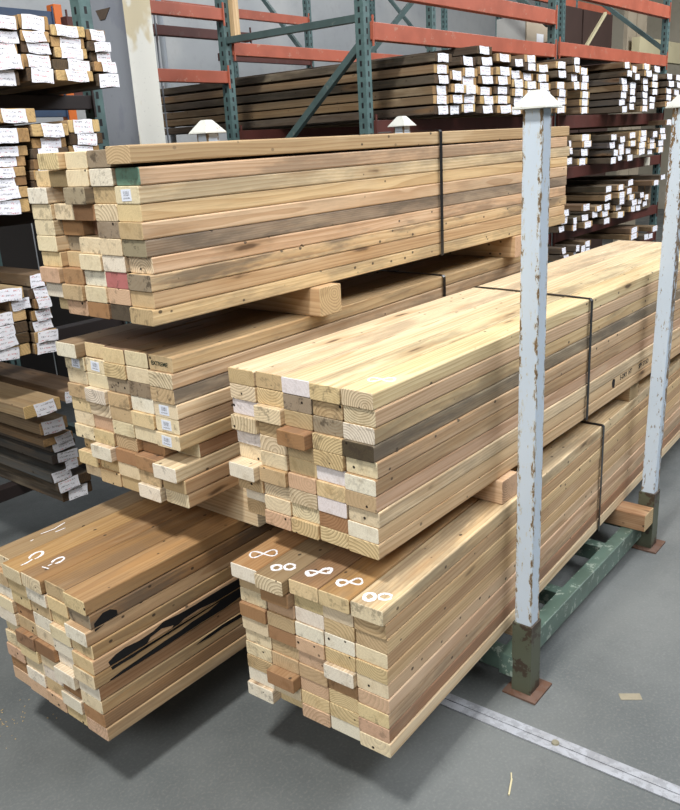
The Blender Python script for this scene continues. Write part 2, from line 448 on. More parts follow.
# upper left bundle
A = bundle('A', 'uppermost left bundle', -0.151, 0.510, 0.522+Z0, math.radians(-0.25), 2.235,
  ['tycgt', 'ytcwG', 'wtgtc', 'ccbcy', 'cbBgt', 'cgccg', 'ytcwc', 'pbwRg', 'wtcpt', 'ypbdt'],
  'tpcypgpyty', [SIDE['t'], SIDE['y'], SIDE['c'], SIDE['t'], (196, 170, 130)],
  ['27137', '21120', '11131', '11171', '11111', '11111', '11118', '12102', '22121', '23103'],
  {(0, 0): 0.05, (0, 1): -0.02, (0, 3): 0.0, (2, 1): 0.04, (2, 0): -0.01, (4, 2): 0.05, (4, 3): 0.0, (4, 1): 0.02, (5, 1): 0.03, (2, 2): -0.02, (0, 4): -0.012,
   (1, 4): 0.006, (3, 3): 0.0, (6, 4): 0.012, (8, 1): -0.01, (9, 2): 0.0, (7, 0): -0.012, (9, 0): 0.03, (1, 0): 0.02, (6, 1): 0.02}, 'boards of the uppermost left bundle')
A[(0, 4)].location.z += 0.006
A[(0, 4)].rotation_euler.y = 0.0022
# middle left bundle
Cc = bundle('C', 'middle left bundle', -0.1235, 0.510, 0.043+Z0, math.radians(1.12), 2.13,
  ['wyyct', 'ccycc', 'ccggt', 'twtwc', 'yctyc', 'cpccc', 'cytbc', 'twbbw', 'yyctt', 'cttwc'],
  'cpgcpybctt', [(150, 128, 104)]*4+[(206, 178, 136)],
  ['11120', '11719', '11235', '18111', '17111', '12211', '11711', '11111', '22121', '12115'],
  {(0, 0): -0.02, (0, 1): 0.01, (0, 2): 0.0, (6, 4): 0.06, (6, 3): 0.02, (7, 4): -0.025, (7, 1): -0.02, (7, 0): 0.02, (3, 1): -0.012, (7, 3): -0.01, (9, 3): -0.012, (9, 0): 0.012}, 'boards of the middle left bundle')
# floor level left bundle
Eb = bundle('E', 'floor level left bundle', -0.425, 0.546, -0.478+Z0, math.radians(0.30), 2.5,
  ['cccty', 'ttwyg', 'wytyw', 'cbwcy', 'wtcwy', 'cBBwc', 'cycww', 'pcwbc', 'bwtwb', 'pppyp'],
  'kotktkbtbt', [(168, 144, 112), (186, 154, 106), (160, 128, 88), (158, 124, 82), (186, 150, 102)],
  ['33522', '22111', '11232', '12121', '11111', '12211', '21111', '11111', '21121', '22224'],
  {(0, 0): 0.01, (0, 1): -0.012, (1, 1): -0.004, (2, 1): 0.0, (3, 1): 0.006, (5, 1): -0.012, (5, 2): -0.008, (5, 0): 0.01, (6, 3): -0.016, (6, 4): -0.004, (6, 1): -0.008, (9, 3): 0.0, (8, 3): -0.008, (2, 4): -0.014,
   (5, 4): -0.014, (4, 4): -0.010, (0, 2): -0.01, (3, 3): -0.006, (1, 3): 0.0, (2, 3): 0.006}, 'boards of the floor level left bundle')
# upper right bundle
B = bundle('B', 'upper right bundle', -0.0114, -0.0079, 0.004+Z0, math.radians(-0.30), 2.5,
  ['ttWyc', 'cygtc', 'Wctgw', 'ctbyd', 'Wctyc', 'ccyWw', 'wtpyt', 'tccWc', 'wccbw', 'tpyyy'],
  'cpygptpcyy'.replace('y', 'y'), [(222, 204, 172), (232, 212, 176), (236, 212, 176), (224, 206, 168), (234, 212, 168)],
  ['32149', '77279', '25557', '86290', '27291', '22111', '12333', '57811', '13681', '54788'],
  {(2, 1): -0.012, (3, 2): -0.03, (3, 0): -0.008, (6, 0): -0.03, (6, 1): -0.012, (7, 3): 0.0, (5, 0): 0.012, (4, 0): 0.008, (8, 0): 0.02, (0, 4): 0.0, (0, 2): 0.0, (8, 4): 0.0, (9, 0): 0.02, (5, 4): -0.005}, 'boards of the upper right bundle')
# lower right bundle
D = bundle('D', 'lower right bundle', -0.078, -0.067, -0.462+Z0, math.radians(2.3), 3.1,
  ['wcyyc', 'tbyct', 'cpwyt', 'btwwc', 'cbpyy', 'ctpwc', 'cttbp', 'tbpyy', 'wcyyp', 'wypwc'],
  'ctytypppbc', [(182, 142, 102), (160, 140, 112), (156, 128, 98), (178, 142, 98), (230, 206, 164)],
  ['18111', '12227', '11165', '23111', '12156', '14111', '33313', '72361', '12361', '12513'],
  {(0, 0): -0.025, (0, 1): -0.035, (0, 2): -0.012, (0, 3): -0.012, (0, 4): -0.01, (1, 1): -0.02, (3, 0): -0.01, (4, 0): -0.005, (8, 1): 0.0, (9, 1): 0.02, (9, 0): -0.01, (5, 3): -0.012, (6, 2): 0.0,
   (7, 1): -0.025, (8, 0): 0.0, (9, 2): 0.0}, 'boards of the lower right bundle')

# surface touches that lie on one board: children of that board
def child(o, name, me, loc=(0, 0, 0), rot=(0, 0, 0)):
    c = link_mesh(name, me, o, loc, rot)
    return c
def sticker(o, dy=0.0, w=0.036, h=0.026):
    bm = bmesh.new()
    box_bm(bm, -0.0007, 0.0, -w/2, w/2, -h/2, h/2)
    child(o, 'barcode_sticker', mesh_from(bm, 'barcode_sticker', [M_STICK]), (0, dy, 0), (random.uniform(-0.06, 0.06), 0, 0))
sticker(A[(2, 4)], 0.002)
for rk in ((1, 0), (1, 1), (3, 4), (4, 4), (5, 4)): sticker(Cc[rk], random.uniform(-0.006, 0.006))

def stroke_mesh(paths, name, m, w, th=0.0005, uneven=0.35):
    """flat strokes lying in local XY, built as thin strips with real (paint film) thickness"""
    bm = bmesh.new()
    rr = random.Random(len(paths)*31+int(w*1e5))
    for pi_, path in enumerate(paths):
        n = len(path)
        L, Rr = [], []
        for i, p in enumerate(path):
            a = Vector(path[max(i-1, 0)]); b = Vector(path[min(i+1, n-1)])
            d = (b-a).normalized(); s = Vector((-d.y, d.x))
            ww = w*(1+rr.uniform(-uneven, uneven))*(0.5 if i in (0, n-1) else 1)/2
            L.append(Vector(p)+s*ww); Rr.append(Vector(p)-s*ww)
        vt = [[bm.verts.new((q.x, q.y, zz)) for q in L] + [bm.verts.new((q.x, q.y, zz)) for q in Rr] for zz in (th+0.00022*pi_, 0)]
        for i in range(n):
            for k in (i, n+i): vt[0][k].co.z += 6e-6*i
        for i in range(n-1):
            bm.faces.new((vt[0][i], vt[0][i+1], vt[0][n+i+1], vt[0][n+i]))
            bm.faces.new((vt[0][i], vt[0][i+1], vt[1][i+1], vt[1][i]))
            bm.faces.new((vt[0][n+i], vt[0][n+i+1], vt[1][n+i+1], vt[1][n+i]))
    return mesh_from(bm, name, [m])
def loop(cx, cy, rx, ry, a0=0, a1=360, n=14, tilt=0.0):
    out = []
    for i in range(n+1):
        a = math.radians(a0+(a1-a0)*i/n)
        x, y = rx*math.cos(a), ry*math.sin(a)
        out.append((cx+x*math.cos(tilt)-y*math.sin(tilt), cy+x*math.sin(tilt)+y*math.cos(tilt)))
    return out
def eight(sx, sy, n=28, a0=0, a1=360):
    return [(sx*math.cos(math.radians(a0+(a1-a0)*i/n)), sy*math.sin(math.radians(2*(a0+(a1-a0)*i/n)))) for i in range(n+1)]
def chalk(o, x, y, paths, w, rot=0.0):
    child(o, 'chalk_mark', stroke_mesh(paths, 'chalk_mark', M_CHALK, w), (x, y, BT/2), (0, 0, rot))
# lower right bundle: a chalk 8 across every top board
chalk(D[(0, 0)], 0.075, 0.0, [eight(0.034, 0.016)], 0.0045, math.radians(-48))
chalk(D[(0, 1)], 0.058, 0.0, [loop(-0.016, 0, 0.012, 0.013), loop(0.016, 0, 0.013, 0.014)], 0.0075, math.radians(-52))
chalk(D[(0, 2)], 0.062, 0.0, [eight(0.030, 0.013), eight(0.026, 0.009, a0=10, a1=200), loop(0.018, 0.003, 0.014, 0.012, -90, 60)], 0.0065, math.radians(-42))
chalk(D[(0, 3)], 0.064, 0.0, [eight(0.030, 0.014), loop(-0.016, 0, 0.012, 0.011)], 0.0055, math.radians(-50))
chalk(D[(0, 4)], 0.045, -0.0, [loop(-0.018, 0, 0.014, 0.017), loop(-0.018, 0.001, 0.011, 0.014), loop(0.017, 0.0, 0.015, 0.013, 0, 345)], 0.006, math.radians(-58))
chalk(B[(0, 4)], 0.095, 0.002, [eight(0.030, 0.015)], 0.0045, math.radians(-62))
chalk(Eb[(0, 1)], 0.075, 0.0, [loop(0, 0, 0.022, 0.013, -140, 150), [(-0.02, -0.004), (-0.04, -0.002), (-0.055, 0.004)]], 0.006, math.radians(20))
chalk(Eb[(0, 2)], 0.078, 0.01, [loop(0.012, 0, 0.018, 0.011, -150, 150), [(-0.008, 0), (-0.02, 0.002)], [(-0.03, -0.012), (-0.03, 0.012)]], 0.006, math.radians(10))
chalk(Eb[(0, 0)], 0.11, 0.0, [[(-0.02, 0), (-0.01, 0.002)], [(0.02, 0.015), (0.06, 0.01), (0.10, 0.02)], [(0.05, -0.01), (0.08, -0.012)]], 0.005, 0)

# stamped wording on a board end of the middle left bundle
def text_mesh(txt, size, m, th=0.0004):
    cu = bpy.data.curves.new('txt', 'FONT'); cu.body = txt; cu.size = size; cu.extrude = th/2
    cu.align_x = 'CENTER'; cu.align_y = 'CENTER'; cu.offset = size*0.02
    ob = bpy.data.objects.new('txt', cu); COL.objects.link(ob)
    me = bpy.data.meshes.new_from_object(ob, depsgraph=bpy.context.evaluated_depsgraph_get())
    bpy.data.objects.remove(ob); bpy.data.curves.remove(cu)
    me.materials.clear(); me.materials.append(m)
    return me
child(Cc[(0, 4)], 'ink_stamp', text_mesh('EXTREME', 0.0145, M_GINK), (-0.0004, 0.004, -0.001), (PI/2, 0, -PI/2))
# mill stamp printed on the outer side of the upper right bundle
sb = B[(8, 4)]
child(sb, 'mill_stamp', text_mesh('S-DRY  HT', 0.024, M_INK), (1.475, -BW/2-0.0003, 0.004), (PI/2, 0, 0))
child(sb, 'mill_stamp', text_mesh('SPF STUD', 0.024, M_INK), (1.65, -BW/2-0.0003, 0.001), (PI/2, 0, 0))
child(sb, 'ink_blot', stroke_mesh([loop(0, 0, 0.004, 0.006, n=10), loop(0, 0, 0.009, 0.012, n=12)], 'ink_blot', M_INK, 0.010), (1.36, -BW/2, 0.0), (PI/2, 0, 0))

# black tar runs down the outer side of the floor level left bundle, cut per board
def clip(poly, z, keep_above):
    out = []
    for i in range(len(poly)):
        a, b = poly[i], poly[(i+1) % len(poly)]
        ina = (a[1] >= z) == keep_above; inb = (b[1] >= z) == keep_above
        if ina: out.append(a)
        if ina != inb:
            t = (z-a[1])/(b[1]-a[1]); out.append((a[0]+t*(b[0]-a[0]), z))
    return out
TAR = [
 [(-0.434, -0.121), (-0.407, -0.108), (-0.385, -0.109), (-0.368, -0.118), (-0.368, -0.129), (-0.386, -0.133), (-0.409, -0.134), (-0.434, -0.139)],
 [(-0.415, -0.238), (-0.393, -0.231), (-0.363, -0.228), (-0.32, -0.232), (-0.275, -0.23), (-0.241, -0.222), (-0.188, -0.226), (-0.132, -0.227), (-0.074, -0.226), (0.2, -0.228), (0.6, -0.235), (0.6, -0.25), (-0.001, -0.253), (-0.062, -0.248), (-0.127, -0.242), (-0.177, -0.244), (-0.234, -0.259), (-0.211, -0.244), (-0.25, -0.235), (-0.286, -0.239), (-0.312, -0.257), (-0.343, -0.26), (-0.38, -0.259), (-0.407, -0.26)],
 [(-0.42, -0.285), (-0.377, -0.281), (-0.316, -0.282), (-0.249, -0.275), (-0.195, -0.274), (-0.153, -0.27), (-0.094, -0.269), (-0.033, -0.26), (0.2, -0.262), (0.4, -0.27), (0.027, -0.282), (-0.036, -0.286), (-0.111, -0.285), (-0.217, -0.287), (-0.284, -0.289), (-0.347, -0.29), (-0.402, -0.293)],
 [(-0.145, -0.343), (-0.104, -0.338), (-0.043, -0.335), (0.02, -0.337), (0.4, -0.335), (0.4, -0.343), (0.019, -0.347), (-0.044, -0.344), (-0.098, -0.346)],
]
for poly in TAR:
    mz = sum(p[1] for p in poly)/len(poly)
    poly = [(p[0]+0.022, mz+(p[1]-mz)*1.22-0.0275) for p in poly]
    for r in range(10):
        b = Eb[(r, 4)]
        zc = b.location.z-Z0
        pl = clip(clip(poly, zc-BT/2+0.002, True), zc+BT/2-0.002, False)
        if len(pl) < 3: continue
        if max(p[1] for p in pl)-min(p[1] for p in pl) < 0.003: continue
        bm = bmesh.new()
        f = [bm.verts.new((p[0]-b.location.x, -0.0006, p[1]-zc)) for p in pl]
        f2 = [bm.verts.new((p[0]-b.location.x, 0.0, p[1]-zc)) for p in pl]
        bm.faces.new(f)
        for i in range(len(f)): bm.faces.new((f[i], f[(i+1) % len(f)], f2[(i+1) % len(f)], f2[i]))
        bmesh.ops.triangulate(bm, faces=bm.faces)
        ch = child(b, 'tar_smear', mesh_from(bm, 'tar_smear', [M_TAR]), (0, -BW/2, 0))

# ------------------------------------------------------------------ plastic straps round the bundles
def strap(key, xf, label, w=0.016):
    b = BUNDLES[key]; c, s = math.cos(b['yaw']), math.sin(b['yaw'])
    t = 0.0012; y0, y1 = -0.0065, 5*PY+0.001; z0, z1 = -0.0006, 10*PZ+0.001
    if key == 'A': z1 += 0.008
    ctr = [(y0, z0), (y0, z1-0.006), (y0+0.006, z1)] + [(y0+(y1-y0)*q, z1+(0.0015 if 0.1 < q < 0.9 else 0)) for q in (0.2, 0.4, 0.6, 0.8)] + [(y1-0.006, z1), (y1, z1-0.006), (y1, z0)]
    bm = bmesh.new()
    n = len(ctr); my, mz = (y0+y1)/2, (z0+z1)/2
    loops = []
    for (yy, zz) in ctr:
        oy = yy+(t if yy > my else -t); oz = zz+(t if zz > mz else -t)
        q = (yy-y0)/(y1-y0)
        x = xf(q)
        loops.append([bm.verts.new((x-w/2, yy, zz)), bm.verts.new((x+w/2, yy, zz)), bm.verts.new((x+w/2, oy, oz)), bm.verts.new((x-w/2, oy, oz))])
    for i in range(n):
        A_, B_ = loops[i], loops[(i+1) % n]
        for j in range(4):
            bm.faces.new((A_[j], A_[(j+1) % 4], B_[(j+1) % 4], B_[j]))
    o = link_mesh('strap', mesh_from(bm, 'strap', [M_STRAP]), None, (b['x'], b['y'], b['z']), (0, 0, b['yaw']))
    # seal clamp
    box_l = bmesh.new(); xm = xf(0.5); box_bm(box_l, xm-w*0.65, xm+w*0.65, my-0.02, my+0.02, z1+0.0018, z1+0.005, 0.0008)
    link_mesh('strap_seal', mesh_from(box_l, 'strap_seal', [M_METALDARK]), o)
    prop(o, label, 'strap', 'black straps round the lumber bundles')
strap('A', lambda q: 1.225, 'black plastic strap hanging down the side of the uppermost left bundle')
strap('C', lambda q: 1.255+0.02*q, 'black strap bent over the top edge of the middle left bundle')
strap('B', lambda q: 1.125+0.05*q, 'black strap slanting over the pale top of the upper right bundle')
strap('D', lambda q: 1.346, 'black strap down the side of the lower right bundle beneath the upper one')

# ------------------------------------------------------------------ dunnage blocks between and under the bundles
def block(x0, x1, y0, y1, z0, z1, label, end='t', side='p', rg=0.8):
    """square timber lying along Y"""
    w = x1-x0; th = z1-z0
    o = put_board(round(y1-y0, 3), w, th, ((x0+x1)/2, y0, (z0+z1)/2), (0, 0, PI/2), END[end], SIDE[side], rings=rg, wear=0.15, holes=0.0, name='spacer_block')
    prop(o, label, 'wood block')
    return o
zt = lambda v: v+Z0
TB = 10*PZ
dB, dC = 0.0, 0.056
block(0.523, 0.612, -0.030, 0.40, zt(-0.462)+TB+0.001, zt(0.004)-0.001, 'pinkish wooden spacer block between the two right bundles, left of near post', 'p', 'p')
block(1.56, 1.65, 0.0, 0.42, zt(-0.462)+TB+0.001, zt(0.004)-0.001, 'shadowed wooden spacer between the two right bundles, beside the far post', 't', 't')
block(0.395, 0.49, 0.475, 0.94, zt(0.043)+TB+0.001, zt(0.522)-0.001, 'tan spacer block between the upper two left bundles, nearer one', 't', 't')
block(1.59, 1.69, 0.49, 0.94, zt(0.043)+TB+0.001, zt(0.522)-0.001, 'spacer block between the upper two left bundles, partly behind the near post', 'p', 't')
block(0.075, 0.165, 0.47, 0.96, zt(-0.478)+TB+0.001, zt(0.043)-0.001, 'pale spacer block between the middle and floor level left bundles', 'c', 'c')
block(1.5, 1.595, 0.50, 0.96, zt(-0.478)+TB+0.001, zt(0.043)-0.001, 'farther spacer block between the middle and floor level left bundles, in shade', 'c', 'c')
RT = -0.53
block(0.600, 0.68, -0.075, 0.98, zt(RT)+0.001, zt(-0.462)-0.001, 'pinkish bearer under the lower right bundle, tucked behind the near post', 'p', 'p')
block(1.462, 1.552, -0.118, 0.98, zt(RT)+0.001, zt(-0.462)-0.001, 'knotty brown bearer poking out under the lower right bundle at far post', 't', 'b')

# ------------------------------------------------------------------ steel stillage: sockets, posts, rails
still = empty('steel_stillage', (1.08, 0.46, 0.0))
prop(still, 'green steel stillage frame with four pale blue capped posts around the bundles', 'storage rack')
def spart(name, bm, m, parent=still, base=(0, 0, 0)):
    o = link_mesh(name, mesh_from(bm, name, m if isinstance(m, list) else [m]))
    o.location = Vector(base)-still.location if parent is still else Vector(base)
    o.parent = parent
    return o
posts = [((0.540, -0.102), (0.540, -0.102)), ((1.585, -0.088), (1.645, -0.088)), ((0.54, 1.030), (0.54, 1.030)), ((1.62, 1.030), (1.62, 1.030))]
PWd = 0.0495
for (bx, by), (tx, ty) in posts:
    # socket with foot plate
    bm = bmesh.new(); box_bm(bm, -0.030, 0.030, -0.030, 0.030, 0.006, 0.232, 0.002)
    so = spart('socket', bm, M_SLEEVE, still, (bx, by, 0))
    bm = bmesh.new(); box_bm(bm, -0.056, 0.056, -0.052, 0.052, 0.0, 0.007, 0.0015)
    pl = link_mesh('foot_plate', mesh_from(bm, 'foot_plate', [M_PLATE]), so, (0.004, -0.004, 0))
    H0, H1 = 0.17, 1.600
    bm = bmesh.new()
    box_bm(bm, -PWd/2, PWd/2, -PWd/2, PWd/2, 0, H1-H0, 0.003)
    for v in bm.verts: v.co.x += (tx-bx)*(v.co.z/(H1-H0))
    # split lengthwise for the procedural chips to stay put
    po = spart('post', bm, M_POST_RUSTY if bx > 1.58 and by < 0 else M_POST, still, (bx, by, H0))
    # pyramid cap
    bm = bmesh.new()
    a, b_, h = 0.044, 0.014, 0.041
    e0 = [bm.verts.new((sx*a, sy*a, 0)) for sx, sy in ((-1, -1), (1, -1), (1, 1), (-1, 1))]
    e1 = [bm.verts.new((sx*a, sy*a, 0.003)) for sx, sy in ((-1, -1), (1, -1), (1, 1), (-1, 1))]
    e2 = [bm.verts.new((sx*b_, sy*b_, h)) for sx, sy in ((-1, -1), (1, -1), (1, 1), (-1, 1))]
    bm.faces.new(e0[::-1]); bm.faces.new(e2)
    for i in range(4):
        j = (i+1) % 4
        bm.faces.new((e0[i], e0[j], e1[j], e1[i])); bm.faces.new((e1[i], e1[j], e2[j], e2[i]))
    bmesh.ops.bevel(bm, geom=[e for e in bm.edges], offset=0.002, segments=2, affect='EDGES')
    cp = link_mesh('post_cap', mesh_from(bm, 'post_cap', [M_CAP]), po, (tx-bx, 0, H1-H0))
for (ya, yb) in ((-0.078, -0.030), (1.003, 0.955)):
    y0, y1 = min(ya, yb), max(ya, yb)
    bm = bmesh.new(); box_bm(bm, 0.51, 1.64, y0, y1, zt(-0.60), zt(RT), 0.003)
    spart('side_rail', bm, M_RAIL)
for xx in (0.54, 0.93, 1.30, 1.60):
    bm = bmesh.new(); box_bm(bm, xx-0.022, xx+0.022, -0.028, 0.952, zt(-0.595), zt(RT-0.006), 0.003)
    spart('cross_beam', bm, M_RAIL)
# bearers that carry the floor level left bundle
for xx in (-0.18, 0.30, 1.30):
    pass

